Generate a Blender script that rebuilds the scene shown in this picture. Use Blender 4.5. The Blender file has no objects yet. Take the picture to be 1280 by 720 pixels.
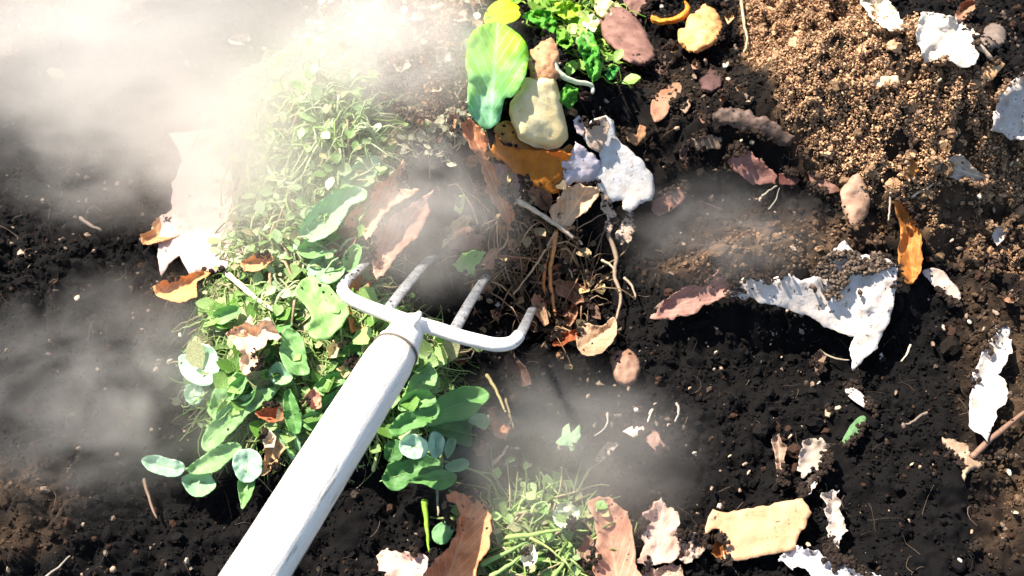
import bpy, math, random
import numpy as np
from mathutils import Vector, geometry, Matrix
random.seed(7); RNG = np.random.default_rng(7)
S = bpy.context.scene; COL = S.collection
# ------------------------------------------------------------------ camera
CAM = np.array([0.0, -0.55, 0.85]); FWD = -CAM/np.linalg.norm(CAM)
RIGHT = np.array([1.0, 0, 0]); UP = np.cross(RIGHT, FWD); LENS = 38.0; F = LENS/36*1280
cd = bpy.data.cameras.new('camera'); cam = bpy.data.objects.new('camera', cd); COL.objects.link(cam)
cd.lens = LENS; cd.clip_start = .01; cd.clip_end = 200
cam.matrix_world = Matrix(((RIGHT[0], UP[0], -FWD[0], CAM[0]), (RIGHT[1], UP[1], -FWD[1], CAM[1]), (RIGHT[2], UP[2], -FWD[2], CAM[2]), (0, 0, 0, 1)))
cd.dof.use_dof = True; cd.dof.focus_distance = 0.95; cd.dof.aperture_fstop = 9
S.camera = cam
def rays(px):
    px = np.atleast_2d(np.asarray(px, float))
    d = FWD + np.outer((px[:, 0]-640)/F, RIGHT) + np.outer((360-px[:, 1])/F, UP)
    return d
def flat(x, y, z=0.0):                      # the place on the level z that shows at pixel x, y
    d = rays([(x, y)])[0]; t = (z-CAM[2])/d[2]; return CAM+d*t
# ------------------------------------------------------------------ noise
def _h(ix, iy, s):
    n = (ix.astype(np.int64)*374761393 + iy.astype(np.int64)*668265263 + s*974711) & 0xffffffff
    n = ((n ^ (n >> 13))*1274126177) & 0xffffffff
    return ((n ^ (n >> 16)) & 0xffff)/65535.0
def vn(x, y, s=0):
    x = np.asarray(x, float); y = np.asarray(y, float)
    ix = np.floor(x); iy = np.floor(y); fx = x-ix; fy = y-iy
    fx = fx*fx*fx*(fx*(fx*6-15)+10); fy = fy*fy*fy*(fy*(fy*6-15)+10)
    a = _h(ix, iy, s); b = _h(ix+1, iy, s); c = _h(ix, iy+1, s); d = _h(ix+1, iy+1, s)
    return (a*(1-fx)+b*fx)*(1-fy)+(c*(1-fx)+d*fx)*fy
def fbm(x, y, s=0, o=3):
    r = 0; a = .5
    for k in range(o): r = r+a*(vn(x, y, s+k*17)-.5)*2; x = x*2.03+3.1; y = y*2.03-1.7; a *= .5
    return r
# ------------------------------------------------------------------ terrain
HILLS = [(540, 110, .20, .13, .105), (395, 370, .105, .15, .052), (1085, 110, .17, .095, .13), (1230, 120, .12, .09, .04),
         (590, 265, .055, .06, .045), (685, 372, .055, .05, -.045), (975, 255, .09, .04, -.055), (900, 160, .06, .05, -.03), (1000, 450, .10, .04, -.025), (925, 318, .06, .04, .045),
         (1040, 330, .10, .05, .022), (20, 660, .09, .08, .04), (20, 60, .14, .10, .05), (100, 430, .10, .10, -.02), (1150, 560, .15, .12, .0),
         (860, 130, .05, .06, .02), (520, 540, .06, .05, .012), (250, 620, .08, .05, -.012), (790, 560, .12, .08, -.01), (690, 170, .05, .05, .02)]
HC = [(*flat(x, y, max(h, 0)*.8)[:2], rx, ry, h) for x, y, rx, ry, h in HILLS]
def Hs(x, y):
    z = np.zeros_like(np.asarray(x, float))
    for cx, cy, rx, ry, h in HC:
        q = ((x-cx)/rx)**2+((y-cy)/ry)**2; z = z+h*np.exp(-(q if h < .05 else q**1.7))
    z = z+.014*fbm(x*7, y*7, 3, 2)
    return z
SUNPOLY = [(1.0, .016, [(925, -10), (1000, -45), (1070, -35), (1112, 20), (1165, 78), (1232, 95), (1272, 165), (1295, 195), (1300, 290), (1262, 262), (1225, 262), (1180, 240), (1150, 262), (1128, 262), (1100, 245), (1060, 250), (1020, 222), (995, 175), (975, 125), (938, 85)]),  # outlines of sunlit soil: sunlight painted in as a tan, drier earth colour
           (.30, .02, [(930, 290), (1010, 275), (1110, 285), (1120, 300), (1050, 300), (1015, 335), (930, 345), (850, 345), (830, 330), (880, 310)]),
           (.62, .02, [(1150, 262), (1230, 262), (1300, 290), (1300, 350), (1230, 330), (1180, 320), (1150, 300)]),
           (.15, .03, [(1200, 360), (1300, 350), (1300, 720), (1240, 700), (1230, 600), (1210, 500)]),
           (.95, .03, [(400, -20), (600, -20), (590, 60), (570, 140), (520, 165), (470, 150), (430, 100)]),
           (.75, .03, [(-80, -60), (200, -60), (160, 40), (60, 60), (-80, 80)]),
           (.13, .03, [(-60, 590), (60, 580), (90, 620), (60, 680), (-60, 700)]),
           (.03, .04, [(780, 60), (960, 60), (990, 180), (900, 200), (780, 180)]),
           (.06, .04, [(860, 270), (1000, 262), (1010, 330), (900, 350), (830, 340)])]
GX0, GX1, GY0, GY1, GN, GM = -.9, .9, -.5, .8, 600, 430
def _sungrid():
    gx, gy = np.meshgrid(np.linspace(GX0, GX1, GN), np.linspace(GY0, GY1, GM)); out = np.zeros(gx.shape)
    for amp, soft, poly in SUNPOLY:
        P = hit(poly)[:, :2]; A = P; B = np.roll(P, -1, 0); x = gx[..., None]; y = gy[..., None]
        ins = (((A[:, 1] > y) != (B[:, 1] > y)) & (x < (B[:, 0]-A[:, 0])*(y-A[:, 1])/(B[:, 1]-A[:, 1]+1e-12)+A[:, 0])).sum(-1) % 2 == 1
        t = np.clip(((x-A[:, 0])*(B[:, 0]-A[:, 0])+(y-A[:, 1])*(B[:, 1]-A[:, 1]))/(((B-A)**2).sum(1)), 0, 1)
        d = np.hypot(x-(A[:, 0]+t*(B[:, 0]-A[:, 0])), y-(A[:, 1]+t*(B[:, 1]-A[:, 1]))).min(-1); d = np.where(ins, d, -d)
        out = np.maximum(out, amp*np.clip(.5+d/soft, 0, 1))
    return out
DG = None
def sun_tint(x, y):
    global DG
    if DG is None: DG = 0; DG = _sungrid()
    x = np.asarray(x, float); y = np.asarray(y, float)
    fx = np.clip((x-GX0)/(GX1-GX0)*(GN-1), 0, GN-1.001); fy = np.clip((y-GY0)/(GY1-GY0)*(GM-1), 0, GM-1.001); ix = fx.astype(int); iy = fy.astype(int); fx = fx-ix; fy = fy-iy
    d = (DG[iy, ix]*(1-fx)+DG[iy, ix+1]*fx)*(1-fy)+(DG[iy+1, ix]*(1-fx)+DG[iy+1, ix+1]*fx)*fy
    return np.clip(d+.45*fbm(x*30, y*30, 55, 3)*np.clip(d*3, 0, 1), 0, 1)
def H(x, y):
    z = Hs(x, y)
    b = np.abs(fbm(x*26, y*26, 5, 3)); z = z+.020*b-.004
    d = sun_tint(x, y); z = z+d*(.034*(np.abs(fbm(x*48, y*48, 21, 2))-.25))+.0055*fbm(x*95, y*95, 9, 2)+.0022*fbm(x*320, y*320, 12, 1)
    return z
def hit(px, off=0.0, fn=Hs):
    px = np.atleast_2d(np.asarray(px, float)); d = rays(px); n = len(d); off = np.broadcast_to(np.asarray(off, float), (n,))
    t0 = (0.27-CAM[2])/d[:, 2]; t1 = (-.12-CAM[2])/d[:, 2]
    K = 90; tl = t0.copy(); th = t1.copy(); done = np.zeros(n, bool); prev = t0.copy()
    for k in range(K+1):
        t = t0+(t1-t0)*k/K; p = CAM+d*t[:, None]; under = (p[:, 2] < fn(p[:, 0], p[:, 1])+off) & ~done
        tl[under] = prev[under]; th[under] = t[under]; done |= under; prev = t
    for k in range(12):
        t = (tl+th)/2; p = CAM+d*t[:, None]; u = p[:, 2] < fn(p[:, 0], p[:, 1])+off
        th = np.where(u, t, th); tl = np.where(u, tl, t)
    return CAM+d*th[:, None]
# ------------------------------------------------------------------ mesh + tagging
def mesh_np(name, V, T, smooth=True, attrs=None, uv=None, quads=False):
    me = bpy.data.meshes.new(name); V = np.asarray(V, np.float32); T = np.asarray(T, np.int32); k = T.shape[1]
    me.vertices.add(len(V)); me.vertices.foreach_set('co', V.ravel())
    me.loops.add(T.size); me.loops.foreach_set('vertex_index', T.ravel())
    me.polygons.add(len(T)); me.polygons.foreach_set('loop_start', np.arange(0, T.size, k, dtype=np.int32))
    me.polygons.foreach_set('loop_total', np.full(len(T), k, np.int32))
    me.polygons.foreach_set('use_smooth', np.full(len(T), smooth))
    for nm, (ty, arr) in (attrs or {}).items():
        a = me.attributes.new(nm, ty, 'POINT'); a.data.foreach_set('value' if ty == 'FLOAT' else 'color', np.asarray(arr, np.float32).ravel())
    if uv is not None:
        l = me.uv_layers.new(name='UVMap'); l.data.foreach_set('uv', np.asarray(uv, np.float32)[T.ravel()].ravel())
    me.update(calc_edges=True); me.validate(); return me
def link(name, me, mat, parent=None, loc=None):
    o = bpy.data.objects.new(name, me); COL.objects.link(o)
    if mat: me.materials.append(mat)
    if parent is not None: o.parent = parent
    if loc is not None: o.location = loc
    return o
def tag(o, label=None, cat=None, group=None, kind=None):
    if label: o['label'] = label
    if cat: o['category'] = cat
    if group: o['group'] = group
    if kind: o['kind'] = kind
    return o
def empty(name, loc, label, cat, group=None):
    o = bpy.data.objects.new(name, None); COL.objects.link(o); o.location = loc; o.empty_display_size = .01
    return tag(o, label, cat, group)
def worldpos(o):
    p = Vector(o.location); q = o.parent
    while q is not None: p += Vector(q.location); q = q.parent
    return np.array(p)
# ------------------------------------------------------------------ materials
def srgb(c):
    return tuple((v/12.92 if v <= .04045 else ((v+.055)/1.055)**2.4) for v in [k/255 for k in c])
def N(t, ty, **kw):
    n = t.nodes.new(ty)
    for k, v in kw.items():
        if k in n.inputs.keys(): n.inputs[k].default_value = v
        else: setattr(n, k, v)
    return n
_mc = {}
def mat(name, c1, c2=None, rough=.6, trans=0.0, scale=120, bump=.35, spots=None, spotamt=0, veins=0, grad=None, spec=.4, bscale=None, bdist=.0006):
    key = (name, c1, c2, rough, trans, scale, bump, spots, spotamt, veins, grad, spec)
    if key in _mc: return _mc[key]
    m = bpy.data.materials.new(name); m.use_nodes = True; t = m.node_tree; t.nodes.clear(); L = t.links.new
    out = N(t, 'ShaderNodeOutputMaterial'); b = N(t, 'ShaderNodeBsdfPrincipled', Roughness=rough); b.inputs['Specular IOR Level'].default_value = spec
    tc = N(t, 'ShaderNodeTexCoord'); no = N(t, 'ShaderNodeTexNoise', Scale=scale, Detail=6.0, Roughness=.6); L(tc.outputs['Object'], no.inputs['Vector'])
    c2 = c2 or tuple(v*.62 for v in c1)
    mr = N(t, 'ShaderNodeMapRange'); mr.inputs[1].default_value = .32; mr.inputs[2].default_value = .68; L(no.outputs[0], mr.inputs[0])
    mx = N(t, 'ShaderNodeMix', data_type='RGBA'); mx.inputs[6].default_value = (*c1, 1); mx.inputs[7].default_value = (*c2, 1); L(mr.outputs[0], mx.inputs[0])
    colr = mx.outputs[2]
    if grad or veins:
        uvn = N(t, 'ShaderNodeUVMap'); sp = N(t, 'ShaderNodeSeparateXYZ'); L(uvn.outputs[0], sp.inputs[0])
    if grad:
        g = N(t, 'ShaderNodeMix', data_type='RGBA'); g.inputs[7].default_value = (*grad, 1); L(colr, g.inputs[6])
        ad = N(t, 'ShaderNodeMath', operation='MULTIPLY_ADD'); L(no.outputs[0], ad.inputs[0]); ad.inputs[1].default_value = .5; L(sp.outputs[0], ad.inputs[2])
        r = N(t, 'ShaderNodeMapRange'); r.inputs[1].default_value = .45; r.inputs[2].default_value = 1.0; L(ad.outputs[0], r.inputs[0]); L(r.outputs[0], g.inputs[0]); colr = g.outputs[2]
    if veins:
        av = N(t, 'ShaderNodeMath', operation='ABSOLUTE'); sb = N(t, 'ShaderNodeMath', operation='SUBTRACT'); L(sp.outputs[1], sb.inputs[0]); sb.inputs[1].default_value = .5; L(sb.outputs[0], av.inputs[0])
        k = N(t, 'ShaderNodeMath', operation='MULTIPLY_ADD'); L(av.outputs[0], k.inputs[0]); k.inputs[1].default_value = -1.1; L(sp.outputs[0], k.inputs[2])
        k2 = N(t, 'ShaderNodeMath', operation='MULTIPLY_ADD'); L(no.outputs[0], k2.inputs[0]); k2.inputs[1].default_value = .06; L(k.outputs[0], k2.inputs[2])
        k3 = N(t, 'ShaderNodeMath', operation='MULTIPLY'); L(k2.outputs[0], k3.inputs[0]); k3.inputs[1].default_value = 44
        sn = N(t, 'ShaderNodeMath', operation='SINE'); L(k3.outputs[0], sn.inputs[0])
        r1 = N(t, 'ShaderNodeMapRange'); r1.inputs[1].default_value = .86; r1.inputs[2].default_value = 1; L(sn.outputs[0], r1.inputs[0])
        r2 = N(t, 'ShaderNodeMapRange'); r2.inputs[1].default_value = .035; r2.inputs[2].default_value = .01; L(av.outputs[0], r2.inputs[0])
        mm = N(t, 'ShaderNodeMath', operation='MAXIMUM'); L(r1.outputs[0], mm.inputs[0]); L(r2.outputs[0], mm.inputs[1])
        ms = N(t, 'ShaderNodeMath', operation='MULTIPLY'); L(mm.outputs[0], ms.inputs[0]); ms.inputs[1].default_value = veins
        g = N(t, 'ShaderNodeMix', data_type='RGBA'); lc = tuple(min(1, v*1.7+.04) for v in c1); g.inputs[7].default_value = (*lc, 1); L(colr, g.inputs[6]); L(ms.outputs[0], g.inputs[0]); colr = g.outputs[2]
    if spotamt:
        n2 = N(t, 'ShaderNodeTexNoise', Scale=scale*2.3, Detail=5.0, Roughness=.7); mp = N(t, 'ShaderNodeMapping'); mp.inputs[1].default_value = (3, 5, 1); L(tc.outputs['Object'], mp.inputs[0]); L(mp.outputs[0], n2.inputs['Vector'])
        r = N(t, 'ShaderNodeMapRange'); r.inputs[1].default_value = .66-spotamt*.2; r.inputs[2].default_value = .70-spotamt*.2; L(n2.outputs[0], r.inputs[0])
        g = N(t, 'ShaderNodeMix', data_type='RGBA'); g.inputs[7].default_value = (*(spots or (.03, .02, .012)), 1); L(colr, g.inputs[6]); L(r.outputs[0], g.inputs[0]); colr = g.outputs[2]
    L(colr, b.inputs['Base Color'])
    n3 = N(t, 'ShaderNodeTexNoise', Scale=bscale or scale*2.5, Detail=8.0, Roughness=.65); L(tc.outputs['Object'], n3.inputs['Vector'])
    bp = N(t, 'ShaderNodeBump', Strength=bump, Distance=bdist*3); L(n3.outputs[0], bp.inputs['Height']); L(bp.outputs[0], b.inputs['Normal'])
    if trans > 0:
        tr = N(t, 'ShaderNodeBsdfTranslucent'); hs = N(t, 'ShaderNodeHueSaturation', Saturation=1.15, Value=1.25); L(colr, hs.inputs['Color']); L(hs.outputs[0], tr.inputs[0]); L(bp.outputs[0], tr.inputs['Normal'])
        ms = N(t, 'ShaderNodeMixShader'); ms.inputs[0].default_value = trans; L(b.outputs[0], ms.inputs[1]); L(tr.outputs[0], ms.inputs[2]); L(ms.outputs[0], out.inputs[0])
    else: L(b.outputs[0], out.inputs[0])
    _mc[key] = m; return m
def attr_mat(name, rough=.8, trans=0, bump=.5, bscale=900, spec=.3, colname='Col'):
    m = bpy.data.materials.new(name); m.use_nodes = True; t = m.node_tree; t.nodes.clear(); L = t.links.new
    out = N(t, 'ShaderNodeOutputMaterial'); b = N(t, 'ShaderNodeBsdfPrincipled', Roughness=rough); b.inputs['Specular IOR Level'].default_value = spec
    a = N(t, 'ShaderNodeAttribute', attribute_name=colname); tc = N(t, 'ShaderNodeTexCoord')
    no = N(t, 'ShaderNodeTexNoise', Scale=bscale, Detail=4.0); L(tc.outputs['Object'], no.inputs['Vector'])
    mr = N(t, 'ShaderNodeMapRange'); mr.inputs[1].default_value = .3; mr.inputs[2].default_value = .7; mr.inputs[3].default_value = .6; mr.inputs[4].default_value = 1.35; L(no.outputs[0], mr.inputs[0])
    vm = N(t, 'ShaderNodeVectorMath', operation='SCALE'); L(a.outputs[0], vm.inputs[0]); L(mr.outputs[0], vm.inputs['Scale']); L(vm.outputs[0], b.inputs['Base Color'])
    bp = N(t, 'ShaderNodeBump', Strength=bump, Distance=.001); L(no.outputs[0], bp.inputs['Height']); L(bp.outputs[0], b.inputs['Normal'])
    if trans:
        tr = N(t, 'ShaderNodeBsdfTranslucent'); L(vm.outputs[0], tr.inputs[0]); ms = N(t, 'ShaderNodeMixShader'); ms.inputs[0].default_value = trans
        L(b.outputs[0], ms.inputs[1]); L(tr.outputs[0], ms.inputs[2]); L(ms.outputs[0], out.inputs[0])
    else: L(b.outputs[0], out.inputs[0])
    return m
# ------------------------------------------------------------------ draped shapes (leaves, papers, chips, lumps)
def resample(pts, step, closed=True):
    out = []
    n = len(pts)
    for i in range(n if closed else n-1):
        a = np.array(pts[i]); b = np.array(pts[(i+1) % n]); k = max(1, int(np.hypot(*(b-a))/step))
        for j in range(k): out.append(a+(b-a)*j/k)
    if not closed: out.append(np.array(pts[-1]))
    return np.array(out)
def catmull(pts, closed=True, k=6):
    P = np.array(pts, float); n = len(P); out = []
    for i in range(n if closed else n-1):
        if closed: p0, p1, p2, p3 = P[i-1], P[i], P[(i+1) % n], P[(i+2) % n]
        else: p0, p1, p2, p3 = P[max(i-1, 0)], P[i], P[i+1], P[min(i+2, n-1)]
        for j in range(k):
            t = j/k; out.append(.5*((2*p1)+(-p0+p2)*t+(2*p0-5*p1+4*p2-p3)*t*t+(-p0+3*p1-3*p2+p3)*t**3))
    if not closed: out.append(P[-1])
    return np.array(out)
_seed = [100]; EDGES = []
def drape(name, pts, m, off=.005, dome=0., tilt=(0, 0), fold=0., curl=0., crinkle=.0015, rough=.8, smooth=False, th=.0007, edge=0., parent=None, rib=None, cs=.06, fn=Hs, cut=0):
    """a thin or domed body lying on the pile; tilt lifts it in metres towards the image's right / top edge of the piece"""
    _seed[0] += 7; sd = _seed[0]
    P = np.array(pts, float); area = abs(np.sum(P[:, 0]*np.roll(P[:, 1], -1)-np.roll(P[:, 0], -1)*P[:, 1]))/2
    O = catmull(P) if smooth else P
    step = max(1.3, min(4, math.sqrt(area)/22)); O = resample(O, step)
    if rough > 0:
        nx = O[:, 0]; ny = O[:, 1]
        O = O+rough*min(1, math.sqrt(area)/42)*(1.0 if smooth else 1.7)*np.stack([fbm(nx*.10, ny*.10, sd, 4)*3.2+(vn(nx*.9, ny*.9, sd+3)-.5)*.8, fbm(nx*.10+50, ny*.10, sd+1, 4)*3.2+(vn(nx*.9, ny*.9, sd+4)-.5)*.8], 1)
    c = O.mean(0); D = O-c; w, e = np.linalg.eigh(D.T@D); ax = e[:, 1]; ay = e[:, 0]
    if ax[1] > 0: ax = -ax                                # u grows towards the top of the frame
    if ay[0] < 0: ay = -ay
    s = max(1.6, min(6, math.sqrt(area)/16)); x0, y0 = O.min(0); x1, y1 = O.max(0)
    gx, gy = np.meshgrid(np.arange(x0, x1, s), np.arange(y0, y1, s)); G = np.stack([gx.ravel(), gy.ravel()], 1)+RNG.uniform(-.25, .25, (gx.size, 2))*s
    A = O; B = np.roll(O, -1, 0)
    cr = ((A[None, :, 1] > G[:, None, 1]) != (B[None, :, 1] > G[:, None, 1])) & (G[:, None, 0] < (B[None, :, 0]-A[None, :, 0])*(G[:, None, 1]-A[None, :, 1])/(B[None, :, 1]-A[None, :, 1]+1e-9)+A[None, :, 0])
    G = G[cr.sum(1) % 2 == 1]
    if len(G): dd = np.sqrt(((G[:, None]-O[None])**2).sum(2)).min(1); G = G[dd > s*.5]
    Q = np.concatenate([O, G]) if len(G) else O; no = len(O)
    r = geometry.delaunay_2d_cdt([Vector(q) for q in Q], [], [list(range(no))], 1, 1e-4)
    Q = np.array([tuple(v) for v in r[0]]); T = np.array([f for f in r[2] if len(f) == 3], np.int32)
    a2 = np.cross(Q[T[:, 1]]-Q[T[:, 0]], Q[T[:, 2]]-Q[T[:, 0]]); T = np.where((a2 > 0)[:, None], T[:, ::-1], T)   # image y runs down: keep normals towards the viewer
    ed = np.sqrt(((Q[:, None]-O[None])**2).sum(2)).min(1); em = max(ed.max(), 1e-3); e_ = np.clip(ed/em, 0, 1)
    U = (Q-c)@ax; Vv = (Q-c)@ay; ul = np.abs(U).max(); vl = max(np.abs(Vv).max(), 1e-3); u = U/ul; v = Vv/vl
    DP = np.sqrt(1-(1-e_)**2)*(1-cut)+cut*np.clip(ed/6, 0, 1)**.6
    h = off+dome*DP+fold*np.abs(v)+curl*u*u+tilt[0]*(Q[:, 0]-c[0])/max(x1-x0, 1)*2-tilt[1]*(Q[:, 1]-c[1])/max(y1-y0, 1)*2
    h = h+crinkle*fbm(Q[:, 0]*cs, Q[:, 1]*cs, sd+9, 3)*2.2+edge*(1-e_)**2*(.4+vn(Q[:, 0]*.05, Q[:, 1]*.05, sd+5))
    h = h+.0006*fbm(Q[:, 0]*.3, Q[:, 1]*.3, sd+13, 2)
    h = np.maximum(h, .0008 if parent is None else .001)
    W = hit(Q, h, fn)
    # one closed body: the top, an underside below it and a rim between them
    E = {}
    for f in T:
        for a, b in ((f[0], f[1]), (f[1], f[2]), (f[2], f[0])): E[(a, b)] = 1
    rim = [(a, b) for a, b in E if (b, a) not in E]
    n = len(W); low = W.copy(); low[:, 2] -= th+dome*1.1*np.sqrt(1-(1-e_)**2)
    if parent is None and name not in ('cardboard_piece', 'eggshell', 'vegetable_bulb', 'lettuce_scrap'): EDGES.append(W[:no])
    tris = [T, T[:, ::-1]+n]; rq = []
    for a, b in rim: rq += [(a, a+n, b+n), (a, b+n, b)]
    T2 = np.concatenate(tris+([np.array(rq)] if rq else []))
    base = W.mean(0); base[2] = W[:, 2].min(); VV = np.concatenate([W, low])-base
    uv = np.stack([(u+1)/2, (v+1)/2], 1); uv = np.concatenate([uv, uv])
    me = mesh_np(name, VV, T2, True, uv=uv)
    loc = base if parent is None else base-worldpos(parent)
    o = link(name, me, m, parent, loc)
    if rib is not None:                                     # a raised midrib that follows the blade
        k = np.linspace(-.93, .9, 14); L_ = c+np.outer(k*ul, ax); bow = np.interp(k, [-1, 0, 1], [0, 0, 0])
        hh = np.interp(k, [-1, 1], [0, 0])+off+dome+curl*k*k+tilt[0]*(L_[:, 0]-c[0])/max(x1-x0, 1)*2-tilt[1]*(L_[:, 1]-c[1])/max(y1-y0, 1)*2+crinkle*fbm(L_[:, 0]*cs, L_[:, 1]*cs, sd+9, 3)*2.2
        wp = hit(L_, np.maximum(hh, .0008)+.0002, fn); V_, T_ = tube(wp-base, np.linspace(.0006, .00015, len(k)), 6); rm = mesh_np('midrib', V_, T_); link('midrib', rm, rib, o, (0, 0, 0))
    return o
def tube(P, R, seg=8, flatn=None, squash=1.0, cap=True):
    P = np.asarray(P, float); R = np.broadcast_to(np.asarray(R, float), (len(P),)); T = np.gradient(P, axis=0); T /= np.linalg.norm(T, axis=1)[:, None]+1e-12
    up = np.array(flatn if flatn is not None else (0, 0, 1.0), float)
    if flatn is None and abs(T[0]@up) > .95: up = np.array([0, 1.0, 0])
    V = []
    for p, t, r in zip(P, T, R):
        a = np.cross(t, up); a /= np.linalg.norm(a)+1e-12; b = np.cross(a, t)
        for k in range(seg):
            an = 2*math.pi*k/seg; V.append(p+r*(math.cos(an)*a+math.sin(an)*b*squash))
    n = len(P); F_ = []
    for i in range(n-1):
        for k in range(seg):
            a = i*seg+k; b = i*seg+(k+1) % seg; F_ += [(a, b, b+seg), (a, b+seg, a+seg)]
    if cap:
        V += [P[0], P[-1]]; c0 = n*seg
        for k in range(seg): F_ += [(c0, (k+1) % seg, k), (c0+1, (n-1)*seg+k, (n-1)*seg+(k+1) % seg)]
    return np.array(V), np.array(F_)
def twig(name, pts, w, m, off=.006, parent=None, taper=.5, wob=.6, hs=None, seg=7):
    """w is the width in photo pixels where it lies; hs may give a height for each point"""
    P = catmull(pts, closed=False, k=7); n = len(P); _seed[0] += 3; s = _seed[0]
    P = P+wob*np.stack([vn(np.arange(n)*.6, np.full(n, s), 1)-.5, vn(np.arange(n)*.6, np.full(n, s), 2)-.5], 1)*2
    o_ = np.interp(np.linspace(0, 1, n), np.linspace(0, 1, len(hs)), hs) if hs is not None else np.full(n, off)
    W = hit(P, o_); d = np.linalg.norm(W-CAM, axis=1)/F
    R = w/2*d*np.linspace(1, taper, n)*(.85+.3*vn(np.arange(n)*.9, np.full(n, s+2), 4)); R[0] *= .6; R[-1] *= .4
    base = W.mean(0).copy(); base[2] = W[:, 2].min(); V, T = tube(W-base, R, seg)
    me = mesh_np(name, V, T); loc = base if parent is None else base-worldpos(parent)
    return link(name, me, m, parent, loc)
# ================================================================== GROUND
def axis(lo, hi, st, far):
    a = list(np.arange(lo, hi, st)); s = st; x = a[-1]; post = []
    while x < far: s *= 1.25; x += s; post.append(x)
    s = st; x = a[0]; pre = []
    while x > -far: s *= 1.25; x -= s; pre.append(x)
    return np.array(pre[::-1]+a+post)
X = axis(-.72, .72, .0019, 12); Y = axis(-.36, .62, .0019, 12)
gx, gy = np.meshgrid(X, Y); far = np.clip((np.hypot(gx, gy)-1.0)/1.5, 0, 1); gz = H(gx, gy)*(1-far)
V = np.stack([gx.ravel(), gy.ravel(), gz.ravel()], 1); nx_, ny_ = len(X), len(Y)
i = (np.arange(ny_-1)[:, None]*nx_+np.arange(nx_-1)).ravel(); Fq = np.stack([i, i+1, i+1+nx_, i+nx_], 1)
DARK = np.array([.0040, .0032, .0030]); SUNLIT = np.array([.55, .33, .18])  # tan paints sunlight into the soil colour, near-black the shaded rest
def soilcol(x, y, jit):
    d = sun_tint(x, y); c = DARK[None]*(.6+.9*jit[:, None])*(1-d[:, None])+SUNLIT[None]*d[:, None]*(.22+1.15*jit[:, None])
    return np.concatenate([c, np.ones((len(c), 1))], 1)
gcol = soilcol(V[:, 0], V[:, 1], vn(V[:, 0]*160, V[:, 1]*160, 70)); gcol[:, :3] = gcol[:, :3]*.5; dd_ = sun_tint(V[:, 0], V[:, 1])[:, None]; gcol[:, :3] = gcol[:, :3]*(1-dd_)+np.array([.022, .0145, .0095])*dd_  # dark ground below the tan crumbs paints shade into their gaps
soilm = attr_mat('dark_soil', rough=.9, bump=.9, bscale=700, spec=.15)
ground = link('soil', mesh_np('soil', V, Fq, True, {'Col': ('FLOAT_COLOR', gcol)}), soilm); tag(ground, kind='structure')
# crumbs: an uncountable cover of earth crumbs, one mesh
import bmesh
def ico(sub):
    bm = bmesh.new(); bmesh.ops.create_icosphere(bm, subdivisions=sub, radius=1); v = np.array([q.co[:] for q in bm.verts]); f = np.array([[q.index for q in p.verts] for p in bm.faces]); bm.free(); return v, f
IV1, IF1 = ico(1); IV2, IF2 = ico(2)
def crumbs(n, r0, r1, IV, IF, pw, seed, jag=.35, region=None, lift=.4, fluff=0):
    g = np.random.default_rng(seed); x = g.uniform(-.72, .72, n*(2 if region is None else 9)); y = g.uniform(-.36, .60, len(x))
    if region is None: keep = vn(x*30, y*30, seed)+.25*vn(x*90, y*90, seed+2)+.25*sun_tint(x, y) > .38
    else: keep = region(x, y)
    x = x[keep][:n]; y = y[keep][:n]; m = len(x)
    r = r0+(r1-r0)*g.uniform(0, 1, m)**pw; z = H(x, y)+r*lift
    if fluff: z = z+fluff*g.uniform(0, 1, m)*vn(x*130, y*130, 61)**1.0*np.clip(sun_tint(x, y)*1.5, 0, 1)
    q = g.normal(size=(m, 3, 3)); u1 = q[:, 0]/np.linalg.norm(q[:, 0], axis=1)[:, None]; u2 = np.cross(u1, q[:, 1]); u2 /= np.linalg.norm(u2, axis=1)[:, None]; u3 = np.cross(u1, u2); R = np.stack([u1, u2, u3], 1)
    sc = g.uniform(.4, 1.2, (m, 1, 3)); k = len(IV)
    B = IV[None]*sc*(1+jag*(g.uniform(-1, 1, (m, k, 1)))); B = np.einsum('nki,nij->nkj', B, R)*r[:, None, None]
    P = B+np.stack([x, y, z], 1)[:, None]
    T = (IF[None]+(np.arange(m)*k)[:, None, None]).reshape(-1, 3)
    j = g.uniform(0, 1, m)**1.4; c = soilcol(x, y, j); sp = g.uniform(0, 1, m)
    pale = (sp < .045) & (r < r0+(r1-r0)*.5); c[pale, :3] = np.array([.24, .18, .13])*(.15+1.1*g.uniform(0, 1, (pale.sum(), 1))**2.5)
    brown = (sp > .94); c[brown, :3] = np.maximum(c[brown, :3], np.array([.035, .018, .011]))
    return P.reshape(-1, 3), T, np.repeat(c, k, 0)
parts = [crumbs(70000, .0008, .0024, IV1, IF1, 2.0, 11), crumbs(11000, .0018, .0048, IV2, IF2, 2.2, 12, .28),
         crumbs(420, .005, .010, IV2, IF2, 1.5, 13, .25), crumbs(150000, .0006, .0016, IV1, IF1, 1.2, 14, .55, lambda x, y: (sun_tint(x, y)**.6*(.35+.9*vn(x*105, y*105, 61)+1.1*(vn(x*34, y*34, 62)-.45)) > .62), .9, .017),
         crumbs(1500, .0022, .0058, IV2, IF2, 1.8, 15, .42, lambda x, y: (sun_tint(x, y) > .35) & (vn(x*34, y*34, 62) > .35), .7, .006)]
fk = crumbs(1500, .0012, .0036, IV1, IF1, 1.6, 17, .65, lambda x, y: (vn(x*9, y*9, 91) > .42) & (vn(x*40, y*40, 92) > .5)); fc = fk[2]; nf = len(fc)//12; gg = np.random.default_rng(5); fcol = np.array([[.30, .22, .16]])*(.2+gg.uniform(0, 1, (nf, 1))**1.5*1.2); fc[:, :3] = np.repeat(fcol, 12, 0); parts.append(fk)
vo = 0; VV = []; TT = []; CC = []
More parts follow.
